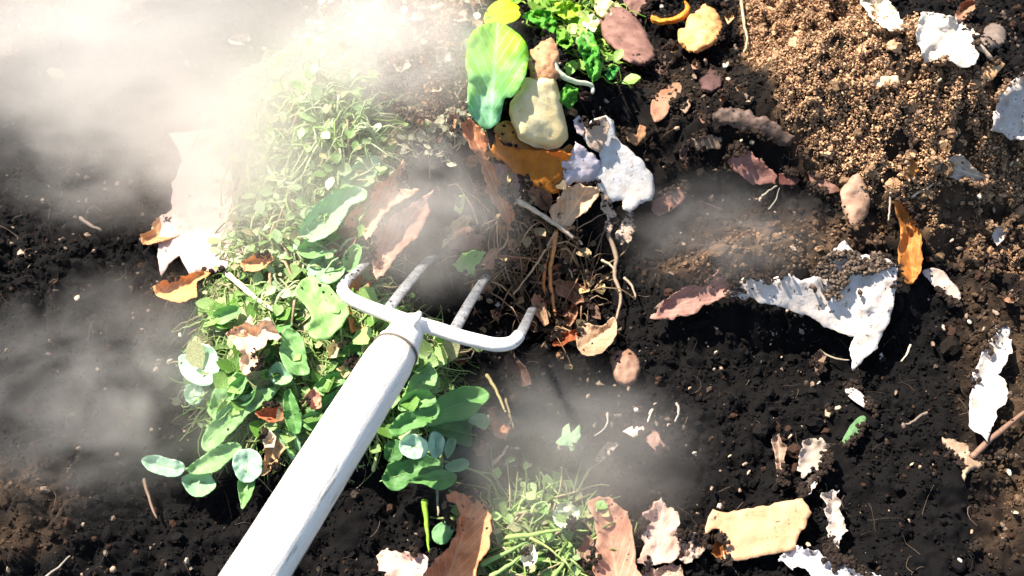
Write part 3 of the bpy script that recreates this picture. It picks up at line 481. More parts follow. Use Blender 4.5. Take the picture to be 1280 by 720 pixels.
# onion skins, dry leaves, papers: (name, category, outline, colour, second colour, options, label)
def C(*c): return srgb(c)
IT = [
 ('onion_skin', 'onion skin', [(618, 160), (638, 150), (652, 168), (672, 180), (700, 186), (714, 180), (718, 190), (700, 196), (664, 194), (640, 186), (624, 172)], C(200, 150, 75), C(160, 105, 45), dict(off=.018, crinkle=.002, smooth=True), 'golden brown onion skin wrapped under the cream vegetable bulb'),
 ('onion_skin', 'onion skin', [(603, 190), (616, 184), (618, 168), (628, 180), (645, 186), (668, 188), (692, 189), (714, 191), (707, 206), (701, 224), (698, 242), (684, 236), (660, 226), (645, 216), (630, 202)], C(225, 150, 50), C(190, 115, 30), dict(off=.026, crinkle=.0025, fold=.010, trans=.45), 'large bright orange onion skin below the cream vegetable bulb'),
 ('dry_leaf', 'leaf', [(576, 153), (586, 149), (600, 157), (611, 175), (607, 195), (618, 214), (626, 230), (641, 258), (642, 275), (635, 286), (627, 270), (612, 250), (608, 235), (602, 215), (600, 196), (585, 180), (578, 165)], C(205, 150, 110), C(160, 95, 60), dict(off=.020, fold=.012, crinkle=.003), 'long curled rusty leaf hanging down left of the orange onion skin'),
 ('dry_leaf', 'leaf', [(616, 205), (630, 204), (646, 215), (654, 226), (650, 245), (640, 256), (628, 237), (620, 225)], C(200, 165, 160), C(170, 130, 125), dict(off=.012), 'dusty pink leaf tucked beneath the orange onion skin'),
 ('dry_leaf', 'leaf', [(656, 226), (672, 232), (688, 238), (692, 252), (682, 262), (668, 256), (656, 246)], C(175, 140, 115), C(130, 95, 70), dict(off=.010), 'small grey brown leaf between onion skin and diagonal stick'),
 ('eggshell', 'eggshell', [(731, 162), (742, 149), (757, 145), (767, 152), (771, 170), (778, 181), (790, 188), (801, 200), (812, 212), (819, 230), (816, 250), (800, 255), (789, 264), (780, 261), (777, 250), (766, 251), (755, 241), (745, 235), (743, 220), (750, 208), (750, 190), (735, 184), (729, 172)], C(240, 240, 238), C(222, 218, 212), dict(off=.024, dome=.002, cut=.9, trans=.15, crinkle=.0006, spotamt=.12, rough=.6, cs=.03, tilt=(0, -.003)), 'bright white broken shell right of the orange onion skin'),
 ('shell_scrap', 'eggshell', [(732, 160), (744, 149), (757, 146), (764, 158), (758, 176), (748, 190), (736, 184)], C(215, 190, 165), C(190, 150, 120), dict(off=.032, crinkle=.002), 'beige shell scrap on the upper corner of the white shell'),
 ('shell_scrap', 'eggshell', [(701, 202), (713, 187), (722, 177), (736, 190), (751, 202), (749, 216), (742, 229), (726, 230), (707, 231), (698, 220)], C(215, 208, 218), C(190, 180, 190), dict(off=.026, dome=.005, trans=.1), 'pale lilac shell piece between orange onion skin and white shell'),
 ('shell_scrap', 'eggshell', [(716, 150), (723, 144), (732, 158), (730, 170), (722, 166)], C(225, 210, 215), C(190, 160, 150), dict(off=.022), 'tiny pinkish shell chip above the lilac shell piece'),
 ('dry_leaf', 'leaf', [(688, 268), (694, 250), (704, 234), (725, 230), (745, 232), (751, 238), (745, 250), (735, 262), (721, 270), (716, 282), (719, 300), (706, 292), (692, 278)], C(220, 190, 160), C(190, 150, 115), dict(off=.024, crinkle=.003, fold=.006), 'beige torn leaf hanging below the lilac shell piece'),
 ('shell_crumb', 'eggshell', [(752, 242), (762, 246), (768, 258), (770, 272), (762, 292), (755, 288), (758, 272), (752, 262)], C(225, 200, 175), C(190, 160, 130), dict(off=.010, rough=1.6, spotamt=.7), 'crumbly cream fragment hanging under the left of the white shell'),
 ('shell_crumb', 'eggshell', [(782, 262), (792, 265), (796, 285), (790, 300), (776, 305), (768, 298), (776, 282)], C(225, 205, 185), C(170, 140, 110), dict(off=.010, rough=1.6, spotamt=.8), 'speckled crumbly fragment under the tip of the white shell'),
 ('bark_flake', 'bark', [(750, 26), (756, 12), (768, 8), (785, 13), (800, 28), (812, 50), (818, 70), (801, 82), (785, 77), (770, 63), (756, 50)], C(142, 108, 98), C(108, 76, 68), dict(off=.022, dome=.006, smooth=True, trans=.03, rough=.3), 'large mauve brown oval skin right of the lettuce'),
 ('bark_flake', 'bark', [(778, -8), (818, -8), (808, 8), (796, 20), (784, 8)], C(150, 115, 105), C(120, 85, 75), dict(off=.014), 'mauve pointed flake at the top edge beside the orange peel'),
 ('orange_peel', 'peel', [(815, 17), (826, 23), (845, 19), (856, 10), (855, 1), (863, 9), (859, 20), (846, 27), (826, 29), (814, 25)], C(225, 150, 45), C(190, 115, 30), dict(off=.016, smooth=True, dome=.004, trans=.15), 'curved orange peel rim at the top edge'),
 ('seed_pod', 'pod', [(848, 42), (856, 30), (865, 14), (880, 5), (895, 12), (903, 30), (898, 45), (885, 60), (872, 67), (860, 62), (851, 53)], C(235, 185, 125), C(190, 130, 70), dict(off=.016, dome=.007, crinkle=.003, spotamt=.15), 'golden tan crumpled pod right of the orange peel'),
 ('bark_flake', 'bark', [(817, 120), (830, 108), (850, 103), (849, 120), (838, 135), (829, 148), (818, 152), (814, 136)], C(170, 130, 105), C(135, 95, 70), dict(off=.012, smooth=True), 'brown pointed flake standing in black soil under the orange peel'),
 ('bark_flake', 'bark', [(874, 98), (888, 84), (903, 94), (903, 108), (890, 116), (876, 112)], C(100, 72, 70), C(70, 48, 45), dict(off=.008, dome=.004), 'dark mauve flake in the black soil below the golden pod'),
 ('bark_flake', 'bark', [(850, 122), (860, 120), (864, 132), (858, 142), (848, 136)], C(170, 150, 130), C(130, 105, 85), dict(off=.006), 'small grey chip right of the brown pointed flake'),
 ('root_piece', 'root', [(780, 162), (796, 170), (800, 156), (808, 158), (806, 172), (796, 182), (784, 176)], C(190, 145, 100), C(140, 95, 60), dict(off=.010, crinkle=.003), 'tan curled rind just above the white shell'),
 ('wood_piece', 'wood', [(888, 140), (910, 134), (936, 136), (962, 150), (992, 172), (988, 182), (965, 176), (940, 165), (915, 160), (892, 152)], C(120, 98, 85), C(60, 44, 36), dict(off=.010, dome=.005, crinkle=.003, rough=1.2, spotamt=.5), 'weathered grey brown wood shard in the dark hollow beside the sunlit mound'),
 ('wood_piece', 'wood', [(866, 172), (884, 168), (901, 172), (900, 186), (880, 188), (868, 184)], C(150, 128, 105), C(100, 78, 60), dict(off=.010, rough=1.2, spotamt=.4), 'small square of rotten wood left of the grey shard'),
 ('bark_flake', 'bark', [(910, 202), (914, 186), (925, 177), (936, 190), (955, 204), (974, 218), (970, 227), (940, 229), (925, 216), (912, 214)], C(165, 120, 112), C(120, 80, 74), dict(off=.014, crinkle=.002), 'reddish mauve flake under the grey wood shard'),
 ('bark_flake', 'bark', [(974, 218), (990, 216), (1002, 224), (994, 232), (974, 230)], C(100, 55, 48), C(70, 35, 30), dict(off=.010), 'dark red flake at the right tip of the mauve flake'),
 ('bark_flake', 'bark', [(814, 259), (825, 244), (845, 235), (858, 231), (857, 245), (840, 262), (822, 269)], C(155, 120, 105), C(120, 85, 70), dict(off=.010, smooth=True), 'brown oval flake on dark soil right of the white shell'),
 ('bark_flake', 'bark', [(1050, 242), (1058, 226), (1074, 218), (1086, 238), (1086, 264), (1076, 279), (1066, 284), (1055, 266)], C(195, 165, 145), C(140, 105, 85), dict(off=.014, smooth=True, dome=.004), 'dusty rounded flake hanging on the front of the sunlit mound'),
 ('bark_flake', 'bark', [(1008, 212), (1022, 218), (1046, 232), (1050, 240), (1034, 242), (1016, 232)], C(150, 110, 95), C(105, 70, 58), dict(off=.010, crinkle=.002), 'small reddish flake left of the dusty rounded flake'),
 ('dry_leaf', 'leaf', [(1117, 242), (1126, 249), (1139, 266), (1149, 285), (1153, 315), (1149, 340), (1138, 355), (1126, 346), (1122, 325), (1126, 290), (1121, 265)], C(215, 150, 75), C(175, 105, 45), dict(off=.016, crinkle=.0025, fold=.005, smooth=True, trans=.3), 'long golden orange leaf on the right above the white paper'),
 ('dry_leaf', 'leaf', [(1129, 200), (1140, 194), (1149, 212), (1138, 226), (1127, 222)], C(225, 165, 85), C(190, 125, 60), dict(off=.010, trans=.3), 'small orange leaf scrap on the sunlit mound above the golden leaf'),
 ('dry_leaf', 'leaf', [(1160, 202), (1184, 200), (1200, 192), (1215, 207), (1237, 226), (1214, 229), (1190, 220), (1166, 210)], C(205, 195, 185), C(150, 135, 122), dict(off=.014, crinkle=.002), 'grey pointed leaf on the right part of the mound'),
 ('paper_scrap', 'paper', [(1240, 278), (1254, 283), (1267, 271), (1262, 290), (1248, 307), (1240, 296)], C(225, 215, 205), C(190, 175, 165), dict(off=.010), 'small white torn scrap near the right edge'),
 ('wood_chip', 'wood chip', [(1154, 338), (1170, 335), (1186, 346), (1200, 365), (1196, 378), (1180, 370), (1162, 352)], C(205, 190, 175), C(160, 140, 125), dict(off=.010, smooth=True), 'pale oval wood chip right of the golden orange leaf'),
 ('dry_leaf', 'leaf', [(813, 396), (830, 376), (850, 362), (880, 350), (901, 338), (912, 352), (926, 362), (902, 373), (882, 380), (866, 392), (846, 397), (825, 399)], C(165, 125, 115), C(125, 90, 84), dict(off=.016, crinkle=.0015, fold=.003), 'pointed mauve leaf sticking out left of the large white paper'),
 ('paper_sheet', 'paper', [(911, 371), (924, 352), (934, 344), (960, 350), (985, 341), (1003, 350), (1026, 336), (1040, 316), (1056, 300), (1070, 318), (1098, 318), (1124, 330), (1122, 356), (1116, 385), (1106, 410), (1096, 435), (1081, 450), (1064, 463), (1062, 445), (1066, 421), (1040, 412), (1010, 395), (975, 383), (940, 373)], C(240, 232, 225), C(215, 195, 180), dict(off=.028, crinkle=.003, trans=.1, tilt=(.004, 0), spotamt=.28, spots=(.09, .06, .04)), 'large white torn paper partly buried in soil at the right'),
 ('dry_leaf', 'leaf', [(1017, 445), (1026, 436), (1034, 444), (1028, 458), (1020, 464)], C(140, 120, 105), C(100, 80, 66), dict(off=.006), 'small dark grey leaf under the lower edge of the large white paper'),
 ('paper_strip', 'paper', [(1209, 520), (1214, 478), (1221, 455), (1234, 426), (1249, 404), (1262, 411), (1269, 440), (1256, 450), (1250, 468), (1263, 480), (1261, 500), (1246, 514), (1241, 531), (1234, 550), (1218, 540)], C(228, 222, 216), C(195, 182, 172), dict(off=.014, crinkle=.002, rough=1.4, spotamt=.12), 'ragged upright white paper strip at the right edge'),
 ('paper_scrap', 'paper', [(1145, 48), (1150, 18), (1178, 15), (1200, 25), (1227, 41), (1220, 56), (1223, 80), (1202, 84), (1180, 72), (1158, 78)], C(242, 234, 222), C(225, 205, 180), dict(off=.014, crinkle=.003, spotamt=.1, spots=srgb((190, 130, 80))), 'bright white paper piece on the crest of the sunlit mound'),
 ('paper_scrap', 'paper', [(1073, -8), (1108, -8), (1122, 14), (1138, 34), (1120, 40), (1098, 32), (1082, 14)], C(245, 235, 215), C(235, 210, 170), dict(off=.012, crinkle=.003, rough=1.3), 'overexposed white scrap at the top edge of the sunlit mound'),
 ('paper_scrap', 'paper', [(1240, 160), (1246, 122), (1262, 102), (1282, 92), (1296, 92), (1296, 174), (1262, 171)], C(235, 225, 218), C(180, 160, 150), dict(off=.016, crinkle=.004), 'crumpled white paper cut by the right edge'),
 ('dry_leaf', 'leaf', [(1194, 21), (1200, 6), (1214, 0), (1222, 4), (1213, 17), (1203, 25)], C(180, 140, 115), C(140, 100, 80), dict(off=.012, smooth=True), 'small tan oval leaf behind the white paper on the crest'),
 ('wood_chip', 'wood chip', [(1222, 97), (1232, 82), (1250, 74), (1256, 80), (1242, 98), (1228, 103)], C(225, 180, 130), C(180, 130, 85), dict(off=.014), 'orange tan wood chip right of the white paper on the crest'),
 ('pebble', 'stone', [(1226, 42), (1238, 29), (1254, 32), (1257, 50), (1246, 60), (1230, 58)], C(125, 110, 98), C(95, 80, 70), dict(off=.006, dome=.008, smooth=True, trans=0), 'grey brown rounded stone at the upper right'),
 ('wood_chip', 'wood chip', [(1084, 100), (1100, 95), (1123, 95), (1124, 104), (1106, 109), (1088, 108)], C(235, 215, 180), C(210, 175, 130), dict(off=.012), 'cream coloured chip in the middle of the sunlit mound'),
 ('wood_chip', 'wood chip', [(1056, 482), (1066, 483), (1080, 495), (1089, 511), (1078, 508), (1062, 496)], C(215, 205, 195), C(180, 165, 150), dict(off=.008, smooth=True), 'slim white chip on black soil above the green shred'),
 ('green_shred', 'leaf', [(1052, 552), (1063, 532), (1077, 519), (1082, 525), (1071, 545), (1059, 555)], C(110, 150, 100), C(80, 120, 70), dict(off=.010, smooth=True, trans=.3), 'single narrow green leaf piece on the black soil at the right'),
 ('cardboard_piece', 'cardboard', [(883, 650), (890, 638), (908, 641), (950, 633), (1003, 622), (1013, 640), (1008, 655), (998, 670), (995, 686), (960, 693), (930, 701), (906, 703), (902, 685), (900, 661), (891, 662), (880, 672)], C(208, 168, 134), C(188, 146, 112), dict(off=.016, crinkle=.001, th=.0018, spotamt=.06, trans=.02, rough=.6, tilt=(0, .003)), 'flat rectangular tan cardboard piece at the bottom right'),
 ('dry_leaf', 'leaf', [(888, 692), (895, 676), (901, 668), (909, 703), (898, 700)], C(170, 115, 60), C(130, 80, 40), dict(off=.008), 'golden brown flap under the left end of the cardboard'),
 ('paper_scrap', 'paper', [(999, 562), (1006, 552), (1030, 547), (1037, 560), (1032, 584), (1016, 588), (1006, 600), (996, 588)], C(185, 172, 160), C(145, 128, 115), dict(off=.010, rough=1.2, spotamt=.2), 'grey ragged scrap above the cardboard'),
 ('paper_strip', 'paper', [(1028, 616), (1048, 614), (1049, 640), (1058, 664), (1049, 680), (1046, 702), (1038, 690), (1036, 655), (1030, 635)], C(205, 195, 188), C(165, 150, 140), dict(off=.010, rough=1.4, spotamt=.15), 'narrow light grey strip standing right of the cardboard'),
 ('paper_scrap', 'paper', [(1003, 605), (1016, 592), (1026, 590), (1022, 604), (1012, 618), (1004, 622)], C(215, 205, 195), C(150, 130, 115), dict(off=.010, rough=1.6, spotamt=.3), 'ragged white crumb of paper between grey scrap and cardboard'),
 ('dry_leaf', 'leaf', [(965, 548), (972, 540), (984, 560), (980, 575), (983, 602), (976, 606), (969, 582)], C(165, 145, 132), C(130, 108, 96), dict(off=.010), 'slender grey leaf left of the grey ragged scrap'),
 ('root_piece', 'root', [(1178, 545), (1191, 551), (1206, 553), (1216, 570), (1231, 578), (1225, 586), (1211, 592), (1203, 599), (1206, 585), (1195, 571), (1183, 561)], C(180, 155, 130), C(130, 105, 80), dict(off=.012, dome=.003, rough=1.2), 'knobbly beige root piece under the upright paper strip'),
 ('paper_strip', 'paper', [(972, 697), (990, 684), (1012, 686), (1035, 697), (1062, 706), (1100, 722), (1090, 734), (1050, 730), (1012, 716), (985, 710)], C(222, 222, 228), C(175, 165, 160), dict(off=.008, rough=1.8, spotamt=.35, crinkle=.002), 'shaggy white paper strip running off the bottom edge under the cardboard'),
 ('dry_leaf', 'leaf', [(556, 619), (566, 614), (590, 621), (608, 630), (614, 645), (611, 685), (598, 706), (592, 732), (526, 732), (533, 712), (545, 696), (565, 681), (571, 655), (576, 643), (570, 630), (560, 626)], C(228, 165, 122), C(205, 140, 95), dict(off=.018, crinkle=.002, fold=.012, trans=.25, spotamt=.04), 'big curled peach orange leaf at the bottom edge'),
 ('dry_leaf', 'leaf', [(471, 690), (484, 686), (500, 692), (520, 686), (534, 700), (532, 732), (478, 732), (482, 716), (472, 704)], C(220, 195, 188), C(190, 160, 150), dict(off=.012, rough=1.3), 'pale pinkish lobed leaf cut by the bottom edge'),
 ('dry_leaf', 'leaf', [(734, 626), (750, 619), (766, 625), (785, 640), (792, 660), (796, 700), (802, 732), (736, 732), (746, 692), (743, 655)], C(205, 160, 140), C(180, 132, 112), dict(off=.016, crinkle=.0018, trans=.25, fold=.005, spotamt=.05), 'broad pinkish brown leaf at the bottom right of the grass clippings'),
 ('dry_leaf', 'leaf', [(794, 704), (803, 682), (803, 642), (814, 633), (828, 621), (836, 636), (850, 640), (848, 668), (852, 690), (832, 706), (810, 708)], C(212, 188, 178), C(190, 155, 142), dict(off=.014, crinkle=.002, spotamt=.08), 'pale grey pink leaf between broad brown leaf and cardboard'),
 ('dry_leaf', 'leaf', [(848, 676), (862, 665), (878, 670), (884, 685), (872, 700), (856, 704), (846, 694)], C(195, 175, 165), C(150, 125, 112), dict(off=.012, crinkle=.005, rough=1.2, cs=.14), 'crumpled grey leaf touching the left end of the cardboard'),
 ('dry_leaf', 'leaf', [(796, 712), (828, 708), (850, 706), (860, 732), (800, 732)], C(200, 175, 160), C(140, 110, 95), dict(off=.008, rough=1.6, spotamt=.4), 'speckled torn leaf at the bottom edge under the grey pink leaf'),
 ('dry_leaf', 'leaf', [(722, 690), (734, 668), (742, 676), (738, 700), (728, 706)], C(165, 135, 120), C(120, 92, 80), dict(off=.012), 'small brown leaf between grass clippings and broad leaf'),
 ('green_scrap', 'leaf', [(694, 553), (702, 545), (704, 534), (711, 529), (714, 542), (725, 529), (726, 545), (720, 556), (716, 571), (712, 557), (700, 557)], C(185, 220, 170), C(165, 205, 150), dict(off=.016, rough=.5, trans=.3), 'pale green star shaped leaf scrap alone in the middle below the fork'),
 ('paper_scrap', 'paper', [(744, 577), (750, 562), (760, 552), (773, 555), (762, 568), (752, 576)], C(190, 178, 168), C(160, 145, 135), dict(off=.010), 'thin pale sliver right of the star shaped leaf'),
 ('wood_chip', 'wood chip', [(778, 540), (790, 532), (807, 530), (804, 543), (792, 546)], C(220, 205, 190), C(190, 170, 152), dict(off=.014), 'pale cream chip in the lower middle of the soil'),
 ('wood_chip', 'wood chip', [(803, 548), (812, 534), (825, 545), (834, 560), (820, 563)], C(165, 128, 112), C(130, 95, 80), dict(off=.012), 'pinkish brown chip touching the pale cream chip'),
 ('green_leaf', 'leaf', [(540, 663), (553, 652), (567, 654), (566, 668), (556, 680), (543, 677)], C(125, 170, 115), C(95, 145, 90), dict(off=.012, smooth=True, trans=.3, rough=.3), 'small round green leaf tucked left of the peach leaf'),
 ('green_leaf', 'leaf', [(611, 662), (620, 657), (627, 668), (622, 688), (614, 677)], C(150, 195, 150), C(120, 170, 120), dict(off=.014, smooth=True, trans=.3, rough=.3), 'small pale green leaf tucked right of the peach leaf'),
 ('paper_scrap', 'paper', [(690, 645), (698, 630), (714, 628), (724, 638), (722, 650), (708, 660), (696, 656)], C(215, 228, 205), C(185, 205, 170), dict(off=.022, crinkle=.003), 'whitish petal on the grass clippings upper right'),
 ('paper_scrap', 'paper', [(651, 698), (656, 684), (666, 680), (672, 694), (668, 708), (656, 709)], C(232, 235, 215), C(205, 210, 185), dict(off=.026, crinkle=.003), 'whitish petal on the grass clippings lower middle'),
 ('bark_flake', 'bark', [(763, 447), (774, 437), (790, 438), (799, 452), (799, 470), (789, 482), (772, 479), (766, 463)], C(165, 135, 118), C(130, 98, 82), dict(off=.008, dome=.006, smooth=True), 'tan oval flake on dark soil right of the fork'),
 ('dry_leaf', 'leaf', [(720, 430), (722, 415), (734, 404), (752, 408), (768, 396), (770, 416), (757, 438), (742, 444), (727, 441)], C(190, 165, 140), C(150, 120, 95), dict(off=.014, fold=.010, smooth=True), 'cupped beige leaf right of the fork tips'),
 ('dry_leaf', 'leaf', [(689, 431), (698, 416), (716, 414), (734, 402), (742, 408), (724, 422), (702, 434)], C(175, 100, 60), C(130, 65, 35), dict(off=.012, crinkle=.003), 'rust red leaf shred left of the cupped beige leaf'),
 ('dry_leaf', 'leaf', [(690, 350), (714, 351), (732, 358), (734, 376), (720, 379), (696, 369)], C(165, 125, 100), C(115, 80, 60), dict(off=.014), 'brown leaf lying right of the straw bundle'),
 ('dry_leaf', 'leaf', [(664, 376), (671, 362), (680, 374), (687, 404), (680, 407), (669, 392)], C(205, 175, 150), C(165, 125, 100), dict(off=.020), 'light pinkish leaf leaning at the right fork tip'),
 ('dry_leaf', 'leaf', [(603, 325), (612, 311), (623, 310), (622, 326), (616, 337), (606, 332)], C(185, 145, 120), C(150, 105, 80), dict(off=.016), 'small pointed tan leaf between straw and green torn leaf'),
 ('green_scrap', 'leaf', [(565, 331), (579, 318), (594, 312), (608, 315), (601, 328), (593, 332), (592, 346), (584, 346), (576, 340)], C(150, 190, 110), C(125, 170, 90), dict(off=.020, rough=.7, trans=.3), 'torn light green leaf between the two inner fork tines'),
 ('root_piece', 'root', [(558, 288), (574, 281), (596, 284), (608, 296), (600, 310), (582, 316), (564, 310), (556, 300)], C(165, 132, 115), C(125, 92, 78), dict(off=.014, dome=.008), 'rounded brown root lump above the torn light green leaf'),
 ('dry_leaf', 'leaf', [(556, 292), (566, 276), (580, 270), (590, 272), (582, 284), (570, 290), (560, 304), (552, 310)], C(205, 185, 150), C(170, 145, 105), dict(off=.024, rough=1.2), 'straw coloured husk draped over the rounded root lump'),
 ('green_scrap', 'leaf', [(568, 262), (574, 244), (581, 242), (580, 258), (576, 268)], C(170, 195, 120), C(140, 170, 90), dict(off=.018), 'tiny upright green sprout on the steaming soil clod'),
 ('dry_leaf', 'leaf', [(463, 312), (464, 296), (480, 280), (504, 262), (540, 236), (534, 250), (537, 266), (528, 290), (511, 306), (496, 320), (482, 342), (469, 348), (464, 330)], C(190, 150, 135), C(155, 112, 98), dict(off=.034, fold=.010, crinkle=.002), 'large pinkish brown folded leaf just above the fork left tines'),
 ('dry_leaf', 'leaf', [(427, 274), (444, 258), (460, 250), (470, 232), (490, 222), (504, 198), (508, 214), (501, 234), (522, 238), (496, 256), (472, 276), (462, 302), (452, 292), (440, 286), (430, 282)], C(225, 185, 160), C(195, 145, 120), dict(off=.028, fold=.008, crinkle=.002), 'light peach crinkled leaf behind the large pinkish brown leaf'),
 ('dry_leaf', 'leaf', [(410, 312), (414, 292), (428, 281), (446, 288), (442, 310), (428, 320)], C(195, 150, 128), C(165, 115, 95), dict(off=.026), 'small rosy brown leaf left of the two folded leaves'),
 ('dry_leaf', 'leaf', [(436, 366), (440, 350), (452, 338), (468, 336), (466, 352), (452, 366), (470, 396), (462, 412), (440, 416), (434, 396)], C(205, 145, 95), C(165, 105, 62), dict(off=.016, fold=.005), 'orange brown leaf lying under the left corner of the fork'),
 ('dry_leaf', 'leaf', [(556, 430), (566, 424), (580, 436), (582, 452), (572, 458), (562, 448)], C(145, 88, 65), C(110, 62, 45), dict(off=.008), 'dark red brown leaf on soil just below the fork bar'),
 ('paper_bag', 'paper', [(211, 166), (236, 164), (268, 162), (283, 168), (290, 200), (293, 240), (298, 280), (303, 310), (304, 342), (284, 336), (262, 340), (236, 342), (223, 318), (211, 330), (202, 346), (196, 322), (198, 302), (202, 286), (200, 272), (214, 262), (215, 228), (228, 200)], C(222, 198, 188), C(200, 170, 158), dict(off=.018, crinkle=.003, trans=.15, rough=.6, cs=.04), 'large pale pink torn paper sheet at the left in the steam'),
 ('dry_leaf', 'leaf', [(176, 294), (190, 290), (189, 280), (200, 271), (216, 276), (224, 292), (202, 303), (180, 307)], C(225, 180, 135), C(195, 140, 95), dict(off=.014, rough=1.1), 'small torn orange tan scrap poking out left of the pink paper'),
 ('dry_leaf', 'leaf', [(191, 358), (205, 350), (234, 345), (254, 337), (264, 341), (247, 353), (245, 371), (226, 378), (206, 373), (193, 367)], C(220, 165, 110), C(190, 130, 75), dict(off=.016, fold=.008, rough=.7), 'curled orange brown leaf below the pink paper on black soil'),
 ('leaf_scrap', 'leaf', [(284, 416), (300, 405), (311, 394), (319, 405), (335, 397), (345, 409), (353, 420), (348, 426), (335, 423), (329, 436), (318, 441), (321, 460), (310, 467), (300, 460), (303, 441), (290, 430)], C(232, 205, 178), C(210, 172, 145), dict(off=.026, crinkle=.004, rough=1.0), 'ragged pinkish beige scrap lying on the green weeds'),
 ('leaf_scrap', 'leaf', [(331, 556), (344, 545), (356, 560), (350, 575), (336, 590), (327, 594), (330, 575)], C(215, 180, 140), C(185, 140, 100), dict(off=.014, rough=1.0), 'tan torn leaf at the lower end of the greens left of the handle'),
 ('leaf_scrap', 'leaf', [(319, 514), (334, 508), (352, 509), (356, 524), (341, 530), (324, 522)], C(200, 125, 85), C(165, 90, 55), dict(off=.018), 'rusty red leaf inside the green weeds left of the handle'),
 ('leaf_scrap', 'leaf', [(381, 494), (392, 486), (402, 496), (402, 510), (390, 512)], C(215, 170, 150), C(185, 120, 95), dict(off=.018, rough=1.2), 'small pink crumpled scrap touching the handle in the greens'),
 ('leaf_scrap', 'leaf', [(328, 545), (338, 538), (346, 546), (342, 558), (330, 560)], C(225, 220, 205), C(200, 190, 170), dict(off=.020), 'whitish pebble like scrap above the tan torn leaf'),
 ('leaf_scrap', 'leaf', [(300, 328), (318, 318), (340, 316), (342, 326), (324, 338), (306, 340)], C(225, 180, 130), C(200, 145, 95), dict(off=.022), 'orange tan leaf among greens right of the pink paper'),
 ('leaf_scrap', 'leaf', [(420, 462), (434, 450), (456, 448), (462, 454), (446, 462), (430, 472)], C(215, 200, 150), C(190, 165, 110), dict(off=.016), 'yellow beige wilted petal beside the handle in the greens'),
 ('leaf_scrap', 'leaf', [(408, 436), (416, 424), (424, 432), (420, 446), (410, 448)], C(225, 220, 180), C(200, 190, 140), dict(off=.020), 'cream petal below the kidney shaped leaf'),
 ('leaf_scrap', 'leaf', [(608, 512), (616, 506), (630, 520), (640, 535), (632, 552), (618, 545), (612, 530)], C(165, 115, 90), C(130, 85, 62), dict(off=.010), 'brown leaf right of the large green leafy plant'),
 ('leaf_scrap', 'leaf', [(593, 558), (602, 550), (612, 556), (606, 568), (596, 570)], C(150, 110, 92), C(118, 82, 66), dict(off=.008), 'tiny brown leaf right of the silvery leaves'),
 ('leaf_scrap', 'leaf', [(628, 446), (640, 440), (656, 458), (664, 480), (652, 484), (636, 468)], C(95, 68, 55), C(70, 48, 38), dict(off=.008), 'dark brown leaf on the soil below the right fork corner'),
 ('leaf_scrap', 'leaf', [(905, 18), (915, 10), (918, 22), (910, 30)], C(225, 195, 150), C(190, 150, 105), dict(off=.010), 'cream crumb beside the golden pod'),
]
HEAP = [(470, 32, 30, 20, (225, 190, 160)), (520, 18, 34, 22, (210, 180, 165)), (556, 70, 28, 26, (235, 225, 210)), (500, 80, 26, 18, (228, 205, 180)), (440, 62, 26, 16, (225, 210, 190)), (545, 108, 26, 16, (225, 200, 165)), (575, 20, 22, 18, (215, 170, 140)), (380, 40, 34, 18, (215, 195, 175)), (300, 50, 30, 16, (205, 190, 175))]
HL = ['pale peach husk washed out by steam at the upper left', 'broad pinkish husk at the top edge in the steam', 'whitish husk left of the large bright leaf', 'cream husk in the middle of the sunlit scraps', 'small cream husk where the steam begins', 'yellowish husk below the whitish husk', 'peach husk at the top edge left of the yellow leaf', 'faint beige husk deep in the steam near the top', 'faint grey husk farthest left in the steam']
for (x, y, w, h, c), lab in zip(HEAP, HL):
    pts = [(x+math.cos(a)*w*random.uniform(.35, .6), y+math.sin(a)*h*random.uniform(.35, .6)) for a in np.linspace(0, 6.28, 9)[:-1]]
    IT.append(('husk', 'husk', pts, C(*c), None, dict(off=.018, crinkle=.004, rough=1.0, cs=.1), lab))
for nm, cat, pts, c1, c2, kw, lab in IT:
    kw = dict(kw); tr = kw.pop('trans', .12); sp = kw.pop('spotamt', 0); spc = kw.pop('spots', None)
    kw.setdefault('rough', .9); sp = sp or .10
    if nm in ('dry_leaf', 'leaf_scrap', 'paper_scrap', 'paper_strip', 'husk'): kw.setdefault('edge', .007); kw['crinkle'] = kw.get('crinkle', .0015)*1.5; kw['rough'] = max(kw['rough'], .7)
    if nm == 'bark_flake': kw['rough'] = max(kw['rough'], .7); kw['off'] = kw['off']-.003
    if nm == 'leaf_scrap': kw['off'] += .010
    c1 = tuple(v*.92 for v in c1)
    if nm in ('paper_sheet', 'paper_strip', 'paper_scrap', 'eggshell', 'shell_scrap'):
        c1 = tuple(v*.84 for v in c1); c2 = (c1[0]*.80, c1[1]*.72, c1[2]*.62); sp = max(sp, .18); spc = spc or (.12, .075, .045)
    if nm in ('dry_leaf', 'leaf_scrap', 'bark_flake', 'cardboard_piece'):
        c1 = (c1[0]*.97, c1[1]*.92, c1[2]*.82); c2 = (c2[0]*.85, c2[1]*.78, c2[2]*.68); sp = max(sp, .18)
    m = mat(nm, c1, c2, rough=.65, trans=tr, scale=75, spotamt=sp, spots=spc, bump=.45, veins=.32 if nm in ('dry_leaf', 'leaf_scrap') else 0)
    tag(drape(nm, pts, m, **kw), lab, cat)
